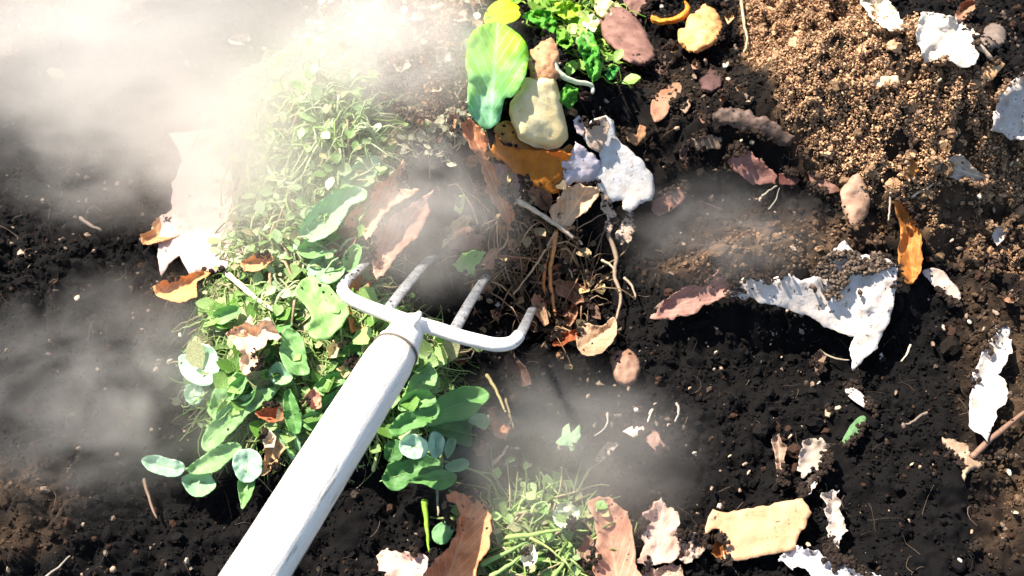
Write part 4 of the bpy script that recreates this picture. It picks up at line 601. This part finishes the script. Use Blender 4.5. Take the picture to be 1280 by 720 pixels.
FR = [(588, 200, 22), (600, 235, 20), (632, 290, 22), (660, 275, 24), (676, 300, 20), (648, 330, 20), (708, 318, 20), (664, 400, 22), (712, 395, 22), (738, 352, 18), (654, 300, 18), (590, 290, 16), (606, 360, 18), (694, 340, 22), (640, 300, 16), (655, 350, 14), (690, 370, 18), (705, 390, 16), (672, 300, 15), (745, 390, 16), (620, 395, 13), (650, 395, 12), (700, 445, 12), (716, 340, 14), (905, 120, 14), (880, 150, 13), (925, 110, 12), (855, 190, 13), (930, 190, 12), (1000, 190, 14), (842, 60, 14), (826, 88, 13), (868, 82, 12), (730, 120, 14), (716, 140, 12), (1240, 330, 14), (1262, 372, 16), (690, 420, 13), (566, 150, 15), (548, 172, 14), (524, 150, 15), (532, 190, 12)]
for k, (x, y, z_) in enumerate(FR):
    a0 = random.uniform(0, 6); pts = []
    for q in range(7):
        a = 2*math.pi*q/7; rr = z_*random.uniform(.4, .85); ux, uy = rr*math.cos(a), rr*.6*math.sin(a); pts.append((x+ux*math.cos(a0)-uy*math.sin(a0), y+ux*math.sin(a0)+uy*math.cos(a0)))
    cc = [(165, 120, 90), (130, 92, 72), (190, 145, 105), (110, 82, 68)][k % 4]
    tag(drape('leaf_fragment', pts, mat('leaf_fragment', C(*cc), rough=.7, trans=.1, scale=150), off=.012, crinkle=.005, cs=.15, edge=.006, tilt=(random.uniform(-.006, .006), random.uniform(-.006, .006))), 'small crumpled brown leaf fragment caught in the dark soil', 'leaf fragment', 'small crumpled brown leaf fragments in the soil')
# twigs, straws, roots
TW = [
 ('twig', [(645, 250), (668, 263), (700, 284), (728, 306)], 8, C(215, 195, 165), .030, 'pale diagonal stick under the orange onion skin'),
 ('straw', [(694, 290), (680, 315), (662, 342), (641, 369)], 3.5, C(200, 170, 130), .024, 'thin straw slanting down left from the beige leaf'),
 ('straw', [(622, 320), (650, 321), (690, 326)], 3.5, C(165, 115, 85), .018, 'reddish brown twig lying level under the stick'),
 ('straw', [(634, 290), (632, 305), (620, 315), (604, 328)], 3.5, C(180, 145, 110), .018, 'bent straw hooking down to the small pointed leaf'),
 ('straw', [(696, 288), (690, 320), (688, 350), (694, 395)], 7, C(215, 150, 90), .022, 'orange upright straw in the middle of the straw bundle'),
 ('straw', [(682, 330), (680, 360), (684, 404)], 5, C(200, 130, 75), .022, 'short orange straw left in the straw bundle'),
 ('straw', [(704, 325), (712, 338), (716, 347)], 3, C(215, 190, 160), .020, 'tiny pale straw right of the orange straws'),
 ('straw', [(636, 310), (646, 318), (656, 334)], 3, C(160, 125, 95), .014, 'short grey straw behind the reddish brown twig'),
 ('straw', [(628, 325), (634, 342), (640, 358)], 3, C(170, 140, 110), .014, 'short pale straw left of the slanting straw'),
 ('root', [(760, 292), (770, 320), (768, 345), (776, 370), (770, 400)], 6, C(150, 128, 105), .014, 'long knobbly root hanging right of the straw bundle'),
 ('root', [(780, 346), (790, 358), (795, 372)], 4, C(160, 140, 118), .012, 'short forked rootlet beside the long knobbly root'),
 ('root', [(752, 325), (764, 332), (770, 340)], 4, C(175, 165, 135), .014, 'pale rootlet crossing the top of the long knobbly root'),
 ('root', [(284, 342), (300, 356), (318, 372), (336, 384), (352, 392)], 8, C(225, 218, 180), .028, 'cream coloured tapering root lying on the weeds under the pink paper'),
 ('bent_grass', [(330, 190), (338, 215), (352, 226), (372, 230)], 4, C(225, 235, 190), .030, 'pale curved grass stem in the misty greens'),
 ('straw', [(302, 470), (308, 490), (310, 505)], 5, C(215, 160, 110), .024, 'short orange straw standing in the left greens'),
 ('stalk', [(608, 468), (618, 484), (628, 505), (638, 530)], 5, C(180, 165, 110), .016, 'yellowish brown stalk right of the large green leafy plant'),
 ('stalk', [(632, 498), (638, 520), (642, 536)], 3.5, C(155, 130, 95), .014, 'thinner stalk beside the yellowish brown stalk'),
 ('straw', [(616, 580), (626, 570), (635, 556)], 5, C(190, 165, 140), .010, 'pale chip like straw below the brown leaf near the stalks'),
 ('straw', [(546, 605), (547, 625), (548, 645)], 4, C(165, 155, 125), .012, 'short upright stalk under the green leafy plant'),
 ('grass_strand', [(530, 625), (533, 650), (536, 690)], 9, C(150, 195, 60), .014, 'bright green grass blade left of the peach leaf'),
 ('straw', [(466, 590), (472, 560), (470, 545)], 5, C(195, 200, 130), .010, 'yellow green stem right beside the handle'),
 ('straw', [(540, 455), (552, 480), (558, 495)], 3.5, C(185, 150, 115), .014, 'thin tan straw right of the handle above the plant'),
 ('stick', [(1214, 572), (1240, 548), (1284, 512)], 8, C(130, 100, 80), .014, 'brown stick running off the right edge'),
 ('stick', [(1213, 50), (1226, 60), (1240, 74)], 8, C(190, 170, 145), .018, 'pale stick behind the white paper on the crest'),
 ('straw', [(926, 0), (930, 30), (934, 50), (930, 66)], 4, C(190, 165, 130), .014, 'long pale stem hanging at the left edge of the sunlit mound'),
 ('straw', [(1138, 430), (1134, 442), (1126, 452)], 3, C(210, 195, 165), .012, 'short pale straw right of the large white paper'),
 ('straw', [(1024, 438), (1040, 447), (1062, 450)], 3, C(180, 165, 140), .010, 'thin curved stem under the point of the large white paper'),
 ('straw', [(960, 262), (970, 250), (974, 235)], 2.5, C(130, 125, 115), .010, 'grey grass stem in the hollow under the mauve flake'),
 ('straw', [(952, 246), (962, 238), (972, 232)], 3, C(140, 135, 115), .010, 'short grey green stem left in the hollow'),
 ('straw', [(1113, 240), (1112, 262), (1110, 276)], 3, C(190, 175, 160), .012, 'pale hanging stem left of the golden orange leaf'),
 ('straw', [(1140, 246), (1152, 238), (1164, 232)], 3, C(215, 195, 165), .012, 'cream stem sticking out of the mound above the golden leaf'),
 ('straw', [(180, 598), (186, 622), (196, 648)], 4.5, C(130, 105, 85), .008, 'brown curved straw on the dark soil at the lower left'),
 ('straw', [(56, 722), (74, 708), (88, 694)], 3, C(150, 140, 125), .008, 'fine pale straw at the bottom left edge'),
 ('straw', [(100, 272), (114, 282), (127, 288)], 5, C(130, 112, 98), .012, 'short grey root on the steaming dark soil at the left'),
 ('straw', [(846, 503), (848, 515), (844, 528)], 4, C(150, 142, 132), .010, 'short grey splinter above the pale cream chip'),
 ('straw', [(812, 518), (816, 512), (808, 530)], 4, C(210, 200, 175), .012, 'tiny cream splinter touching the pale cream chip'),
 ('straw', [(760, 515), (758, 532), (742, 546)], 3, C(170, 162, 150), .010, 'curved pale rootlet above the thin sliver'),
 ('straw', [(835, 373), (842, 384), (850, 394)], 3, C(165, 155, 120), .010, 'thin greenish stem under the pointed mauve leaf'),
 ('straw', [(1160, 516), (1150, 520), (1140, 528), (1132, 530)], 4, C(120, 105, 90), .010, 'brownish crooked rootlet on the black soil at the right'),
 ('grass_strand', [(632, 672), (670, 668), (700, 662), (736, 664)], 7, C(175, 205, 115), .026, 'broad pale green blade lying level across the clippings'),
 ('grass_strand', [(600, 706), (630, 692), (662, 676)], 8, C(150, 185, 110), .022, 'green blade slanting up from the left of the clippings'),
 ('grass_strand', [(662, 672), (684, 684), (708, 704)], 5, C(195, 210, 125), .026, 'yellowish stem crossing the clippings to the lower right'),
 ('grass_strand', [(690, 722), (704, 706), (712, 690)], 7, C(155, 190, 105), .022, 'green blade at the bottom right of the clippings'),
 ('grass_strand', [(612, 722), (640, 704), (652, 694)], 7, C(160, 195, 115), .022, 'green blade at the bottom left of the clippings'),
 ('grass_strand', [(664, 642), (668, 632), (680, 628), (686, 636), (672, 650), (662, 655)], 4, C(175, 205, 130), .020, 'curled pale tendril at the top of the clippings'),
]
for nm, pts, w, c, off, lab in TW:
    cat = {'straw': 'straw', 'grass_strand': 'grass'}.get(nm, nm.split('_')[-1])
    tag(twig(nm, pts, w, mat(nm, c, rough=.6, trans=.2 if 'grass' in nm else 0, scale=160, bump=.3), off=off, taper=.55 if nm != 'grass_strand' else .25), lab, cat)
# small look-alike chips lying about, seen one by one in the photo
CH = [(70, 92, 26), (96, 372, 8), (62, 426, 7), (225, 418, 7), (98, 560, 8), (10, 712, 9), (206, 704, 10), (234, 700, 8), (142, 712, 10), (940, 178, 8), (952, 200, 6), (906, 145, 8), (846, 160, 8), (926, 176, 8), (1016, 480, 9), (1024, 478, 7), (1035, 515, 12), (1048, 510, 10), (1120, 490, 7), (1102, 446, 10), (1150, 585, 8), (1140, 580, 6), (1130, 532, 8), (868, 566, 7), (932, 580, 9), (936, 590, 7), (925, 612, 8), (900, 632, 9), (872, 642, 6), (912, 570, 6), (1208, 395, 9), (1212, 402, 8), (1230, 412, 7), (1190, 300, 9), (1200, 310, 8), (1262, 590, 10), (1250, 570, 12), (1270, 640, 10), (1220, 685, 9), (1200, 700, 8), (1215, 664, 7), (1010, 680, 8), (1150, 140, 8), (895, 440, 7), (902, 460, 6), (893, 462, 5), (735, 475, 6), (748, 465, 6), (735, 495, 7), (646, 560, 9), (648, 430, 7), (622, 380, 9), (612, 376, 12), (600, 372, 8), (786, 485, 7), (795, 512, 8), (862, 485, 5), (1180, 410, 8), (1166, 430, 7), (1225, 245, 9), (1243, 262, 7), (1175, 100, 9), (868, 95, 8), (908, 80, 10), (882, 76, 9), (910, 98, 7), (985, 115, 9), (828, 8, 8), (940, 10, 7), (1265, 205, 9), (1232, 230, 7), (560, 150, 10), (540, 160, 9), (520, 150, 8), (495, 165, 10), (1080, 690, 7), (890, 610, 6), (988, 545, 8)]
chip_m = [mat('wood_crumb', C(*c), rough=.7, scale=200) for c in [(165, 140, 115), (190, 168, 140), (130, 108, 90), (205, 190, 170)]]
for k, (x, y, s) in enumerate(CH):
    n = random.randint(5, 7); a0 = random.uniform(0, 6); st = random.uniform(.4, .8)
    pts = []
    for j in range(n):
        a = 2*math.pi*j/n; r = s*.55*random.uniform(.7, 1.15); ux, uy = r*math.cos(a), r*st*math.sin(a); pts.append((x+ux*math.cos(a0)-uy*math.sin(a0), y+ux*math.sin(a0)+uy*math.cos(a0)))
    o = drape('wood_crumb', pts, chip_m[k % 4], off=.007, dome=.0015, rough=.5, crinkle=.001, th=.001, tilt=(random.uniform(-.003, .003), random.uniform(-.003, .003)))
    tag(o, 'tiny pale wood crumb lying loose on the soil', 'wood crumb', 'tiny pale wood crumbs scattered over the soil')
# ================================================================== FORK
def ray_at(x, y, dist): d = rays([(x, y)])[0]; d = d/np.linalg.norm(d); return CAM+d*dist
A = flat(511, 412, .118); dA = np.linalg.norm(A-CAM); axis_far = ray_at(322, 716, dA*.84); D = (axis_far-A)/np.linalg.norm(axis_far-A)
fork = empty('garden_fork', hit([(535, 400)])[0], 'white metal four tined garden fork with a thick pale handle dug into the greens', 'garden fork')
fl = worldpos(fork)
white = mat('fork_paint', (.93, .87, .77), (.80, .74, .66), rough=.42, scale=35, spots=(.30, .28, .26), spotamt=.10, bump=.25, bscale=400)
handle_m = mat('handle_coat', (.95, .88, .77), (.82, .75, .65), rough=.38, scale=60, spots=(.42, .39, .34), spotamt=.32, bump=.55, bscale=300)
nt = handle_m.node_tree; tcn = [n for n in nt.nodes if n.type == 'TEX_COORD'][0]          # streaks run along the shaft
dt = N(nt, 'ShaderNodeVectorMath', operation='DOT_PRODUCT'); dt.inputs[1].default_value = tuple(D); sc_ = N(nt, 'ShaderNodeVectorMath', operation='SCALE'); sc_.inputs[0].default_value = tuple(-D*.90); sb_ = N(nt, 'ShaderNodeVectorMath', operation='ADD')
for l in list(nt.links):
    if l.from_node == tcn: ts = l.to_socket; nt.links.remove(l); nt.links.new(sb_.outputs[0], ts)
nt.links.new(tcn.outputs['Object'], dt.inputs[0]); nt.links.new(dt.outputs['Value'], sc_.inputs['Scale']); nt.links.new(tcn.outputs['Object'], sb_.inputs[0]); nt.links.new(sc_.outputs[0], sb_.inputs[1])
steel = mat('worn_steel', (.60, .62, .64), (.30, .30, .30), rough=.32, scale=130, spots=(.10, .075, .055), spotamt=.5, bump=.6, bscale=500, spec=.8); [n for n in steel.node_tree.nodes if n.type == 'BSDF_PRINCIPLED'][0].inputs['Metallic'].default_value = .45
R0 = 30.3*dA/F
def fpart(name, P, R, m, seg=24, **k):
    c = P.mean(0); V_, T_ = tube(P-c, R, seg, **k); return link(name, mesh_np(name, V_, T_), m, fork, c-fl)
t = np.linspace(0, 1, 60); HP = A[None]+D[None]*(.026+t[:, None]*.80); hr = R0*(1+.012*np.sin(t*9)+.02*(vn(t*60, t*0, 3)-.5)); hr[0] *= .90; hr[-1] *= .7; hr[-2] *= .92
hd = fpart('handle', HP, hr, handle_m, 40)
FP = A[None]+D[None]*np.linspace(-.014, .030, 12)[:, None]; fr_ = R0*np.array([.30, .46, .56, .64, .70, .74, .77, .79, .81, .83, .84, .84]); fpart('ferrule', FP, fr_, white, 36)
barpx = [(474, 322), (452, 334), (434, 350), (427, 361), (436, 372), (456, 382), (480, 391), (512, 402), (545, 411), (572, 420), (600, 427), (622, 431), (640, 428), (650, 418), (657, 402), (664, 388)]
zb = .122
def bp(x, y, z=zb): return flat(x, y, z)
mid = catmull(barpx[3:14], closed=False, k=5); BP = np.array([bp(x, y) for x, y in mid]); W = np.linspace(0, 1, len(BP)); BR = .0050*(1+.16*np.sin(W*math.pi)); BR[0] = BR[-1] = .0047
fpart('crossbar', BP, BR, white, 14)
def tine(a, b, r, c=None):                                     # from the bar a down into the pile where b shows, and on below the surface
    p0 = bp(*a); p1 = hit([b], .004)[0]; q = [p0]
    if c is not None: q.append(bp(*c, zb-.004))
    q += [p0*.5+p1*.5+np.array([0, 0, .003]) if c is None else (q[-1]+p1)/2, p1, p1+(p1-p0)/np.linalg.norm(p1-p0)*.05+np.array([0, .0, -.02])]
    P = catmull(np.array(q), closed=False, k=6); fpart('tine', P, np.linspace(r, r*.8, len(P)), steel, 12, squash=.45)
def ring(name, s0, rad, w_, m):
    P_ = A[None]+D[None]*np.array([s0-w_, s0-w_*.6, s0, s0+w_*.6, s0+w_])[:, None]; fpart(name, P_, rad*np.array([.93, 1, 1.012, 1, .93]), m, 36)
ring('collar', .0262, R0*.965, .0012, mat('seam_dirt', (.16, .13, .10), rough=.7)); ring('collar', .0215, R0*.90, .0022, white)
tine((427, 361), (470, 318), .0047, (434, 350)); tine((482, 391), (541, 320), .0050); tine((566, 416), (608, 346), .0050); tine((640, 428), (667, 384), .0047, (650, 418))
nb = flat(521, 397, .135); V_, T_ = tube(np.array([nb-D*.006, nb, nb+D*.004, nb+D*.007]), [.002, .0040, .0040, .002], 10); link('rivet', mesh_np('rivet', V_, T_), white, fork, -fl)
# soil resting on the buried paper etc.
def clod(pts, name, lab, off=.02, n=900, seed=3):
    g = np.random.default_rng(seed); A_ = np.array(pts, float); p = g.uniform(A_.min(0), A_.max(0), (n*3, 2)); p = p[inpoly(p, pts)]
    den = fbm(p[:, 0]*.06, p[:, 1]*.06, seed, 2) > -.12; p = p[den][:n]; W = hit(p, off+g.uniform(0, .004, len(p))); m = len(W); r = g.uniform(.0007, .0024, m)
    B = IV1[None]*(1+.35*g.uniform(-1, 1, (m, len(IV1), 1)))*r[:, None, None]+W[:, None]; T = (IF1[None]+(np.arange(m)*len(IV1))[:, None, None]).reshape(-1, 3)
    j = g.uniform(0, 1, m); c = np.array([.12, .085, .06])[None]*(.25+1.3*j[:, None]); c = np.repeat(np.concatenate([c, np.ones((m, 1))], 1), len(IV1), 0)
    tag(link(name, mesh_np(name, B.reshape(-1, 3), T, False, {'Col': ('FLOAT_COLOR', c)}), soilm), lab, 'soil', kind='stuff')
clod([(1005, 352), (1040, 312), (1100, 316), (1112, 335), (1080, 345), (1075, 375), (1045, 380), (1020, 365)], 'soil_sprinkle', 'sprinkling of brown earth on the upper part of the large white paper', .034, 800, 5)
clod([(470, 60), (600, 60), (600, 140), (520, 160), (450, 110)], 'dry_soil_sprinkle', 'sunlit tan crumbs lying over the pale husks', .022, 700, 6)
# crumbs of earth that fell on the leaves, papers and flakes (dropped straight down)
bpy.context.view_layer.update(); dg = bpy.context.evaluated_depsgraph_get(); g = np.random.default_rng(77); PP = []
OVER = ('dry_leaf', 'paper', 'bark_flake', 'leaf_scrap', 'cardboard', 'eggshell', 'shell', 'wood', 'husk', 'root_piece', 'leaf', 'onion', 'pebble', 'root', 'twig', 'stick', 'tine')
for q in range(60000):
    x = g.uniform(-.6, .6); y = g.uniform(-.3, .5)
    if vn(x*30, y*30, 88)+.5*vn(x*150, y*150, 89) < 1.02: continue
    ok, loc, nrm, idx, ob, mx_ = S.ray_cast(dg, Vector((x, y, .3)), Vector((0, 0, -1)))
    if ok and ob.name.startswith(OVER) and loc.z > -.1:
        if ob.name.startswith(('paper_bag', 'cardboard', 'eggshell')) or g.uniform() < (.94 if ob.name.startswith(('leaf', 'cardboard', 'dry_leaf')) and loc.x < .12 else .5): continue
        PP.append(loc[:])
PP = np.array(PP); r = .0006+.0012*g.uniform(0, 1, len(PP))**2.5; EP = []
for E_ in EDGES:
    n = len(E_)
    if n < 16: continue
    for q in range(2 if E_[:, 0].mean() > .12 else 1):
        a = g.integers(0, n); k = int(n*g.uniform(.08, .24)) if E_[:, 0].mean() > .12 else int(n*.1); seg = E_[(a+np.arange(k)) % n]; rep = np.repeat(seg, 3, 0); EP.append(rep+g.normal(0, .0022, rep.shape)*np.array([1, 1, .3])+np.array([0, 0, .0006]))
EP = np.concatenate(EP); PP = np.concatenate([PP, EP]); r = np.concatenate([r, .0007+.0022*g.uniform(0, 1, len(EP))**2]); m = len(PP)
B = IV1[None]*(1+.35*g.uniform(-1, 1, (m, len(IV1), 1)))*r[:, None, None]+PP[:, None]; T = (IF1[None]+(np.arange(m)*len(IV1))[:, None, None]).reshape(-1, 3)
c = soilcol(PP[:, 0], PP[:, 1], g.uniform(0, 1, m)); c[:, :3] = c[:, :3]*.6+np.array([.02, .013, .009]); c = np.repeat(c, len(IV1), 0)
tag(link('soil_specks', mesh_np('soil_specks', B.reshape(-1, 3), T, False, {'Col': ('FLOAT_COLOR', c)}), soilm), 'specks of earth fallen onto the leaves and papers', 'soil', kind='stuff')
print('SPECKS', m)
# ================================================================== STEAM
def steam(x, y, z, rx, ry, rz, dens, lab, seed, nscale=2.2, lo=.38, hi=.72, ani=.35):
    c = flat(x, y, z); bm = bmesh.new(); bmesh.ops.create_icosphere(bm, subdivisions=3, radius=1)
    for v in bm.verts: v.co = Vector((v.co.x*rx, v.co.y*ry, v.co.z*rz))
    me = bpy.data.meshes.new('steam'); bm.to_mesh(me); bm.free()
    m = bpy.data.materials.new('steam_vapour'); m.use_nodes = True; t = m.node_tree; t.nodes.clear(); L = t.links.new
    out = N(t, 'ShaderNodeOutputMaterial'); pv = N(t, 'ShaderNodeVolumePrincipled'); pv.inputs['Color'].default_value = (.90, .87, .825, 1); pv.inputs['Anisotropy'].default_value = ani
    tc = N(t, 'ShaderNodeTexCoord'); mp = N(t, 'ShaderNodeVectorMath', operation='DIVIDE'); mp.inputs[1].default_value = (rx, ry, rz); L(tc.outputs['Object'], mp.inputs[0])
    ln = N(t, 'ShaderNodeVectorMath', operation='LENGTH'); L(mp.outputs[0], ln.inputs[0])
    r = N(t, 'ShaderNodeMapRange', interpolation_type='SMOOTHSTEP'); r.inputs[1].default_value = 1.0; r.inputs[2].default_value = .15; L(ln.outputs[1], r.inputs[0])
    ad = N(t, 'ShaderNodeVectorMath', operation='ADD'); ad.inputs[1].default_value = (seed*1.7, seed*.9, seed*2.3); L(mp.outputs[0], ad.inputs[0])
    no = N(t, 'ShaderNodeTexNoise', Scale=nscale, Detail=3.0, Roughness=.5, Distortion=.6); L(ad.outputs[0], no.inputs['Vector'])
    r2 = N(t, 'ShaderNodeMapRange', interpolation_type='SMOOTHSTEP'); r2.inputs[1].default_value = lo; r2.inputs[2].default_value = hi; L(no.outputs[0], r2.inputs[0])
    a = N(t, 'ShaderNodeMath', operation='MULTIPLY'); L(r.outputs[0], a.inputs[0]); L(r2.outputs[0], a.inputs[1])
    b = N(t, 'ShaderNodeMath', operation='MULTIPLY'); L(a.outputs[0], b.inputs[0]); b.inputs[1].default_value = dens; L(b.outputs[0], pv.inputs['Density']); L(pv.outputs[0], out.inputs['Volume'])
    o = link('steam', me, m, None, c); tag(o, lab, 'steam', 'drifting clouds of steam', 'stuff'); return o
steam(290, 50, .12, .30, .18, .075, 10.5, 'thick white steam cloud covering the upper left of the heap', 1, 2.2, .12, .6)
steam(370, 170, .10, .17, .16, .05, 32, 'bright creamy steam over the upper greens', 2, 2.1, .15, .6)
steam(490, 60, .15, .13, .12, .04, 32, 'thin bright steam over the pale husks', 9, 1.8, .2, .65)
steam(70, 50, .10, .22, .15, .055, 19, 'grey steam drifting in the upper left corner', 8, 2.4, .22, .64)
steam(165, 165, .08, .18, .13, .045, 25, 'grey steam drifting over the dark soil at the left', 3, 2.8, .33, .68)
steam(130, 480, .05, .16, .14, .035, 26, 'low grey wisp over the dark soil at the lower left', 4, 2.6, .40, .70)
steam(530, 260, .13, .10, .11, .04, 23, 'thin steam over the soil clod above the fork', 5, 2.4, .28, .7)
steam(705, 565, .05, .14, .10, .035, 22, 'soft grey steam patch in the lower middle of the soil', 6, 2.2, .24, .68)
steam(900, 290, .08, .12, .08, .035, 11, 'faint steam wisp right of the white shell', 7, 2.8, .34, .7)
# ================================================================== LIGHT
SUNV = Vector((-.46, .37, .78)).normalized(); el = math.asin(SUNV.z)
sl = bpy.data.lights.new('sun', 'SUN'); sl.energy = 5.0; sl.angle = math.radians(.6); sl.color = (1, .91, .80); so = bpy.data.objects.new('sun', sl); COL.objects.link(so)
so.rotation_euler = (-SUNV).to_track_quat('-Z', 'Y').to_euler(); so.location = SUNV*3
w = bpy.data.worlds.new('World'); S.world = w; w.use_nodes = True; t = w.node_tree; bg = t.nodes['Background']; bg.inputs[1].default_value = .085
sk = t.nodes.new('ShaderNodeTexSky'); sk.sky_type = 'NISHITA'; sk.sun_disc = False; sk.sun_elevation = el; sk.sun_rotation = math.atan2(SUNV.x, SUNV.y); t.links.new(sk.outputs[0], bg.inputs[0])
S.view_settings.view_transform = 'Standard'; S.view_settings.look = 'None'; S.view_settings.exposure = 1.5; S.view_settings.gamma = 1; S.view_settings.use_curve_mapping = False
S.cycles.use_denoising = True; S.cycles.max_bounces = 6; S.cycles.diffuse_bounces = 3; S.cycles.glossy_bounces = 2; S.cycles.volume_bounces = 3; S.cycles.transmission_bounces = 4; S.cycles.volume_step_rate = .6; S.cycles.volume_max_steps = 128
S.cycles.use_adaptive_sampling = True; S.cycles.adaptive_threshold = .02
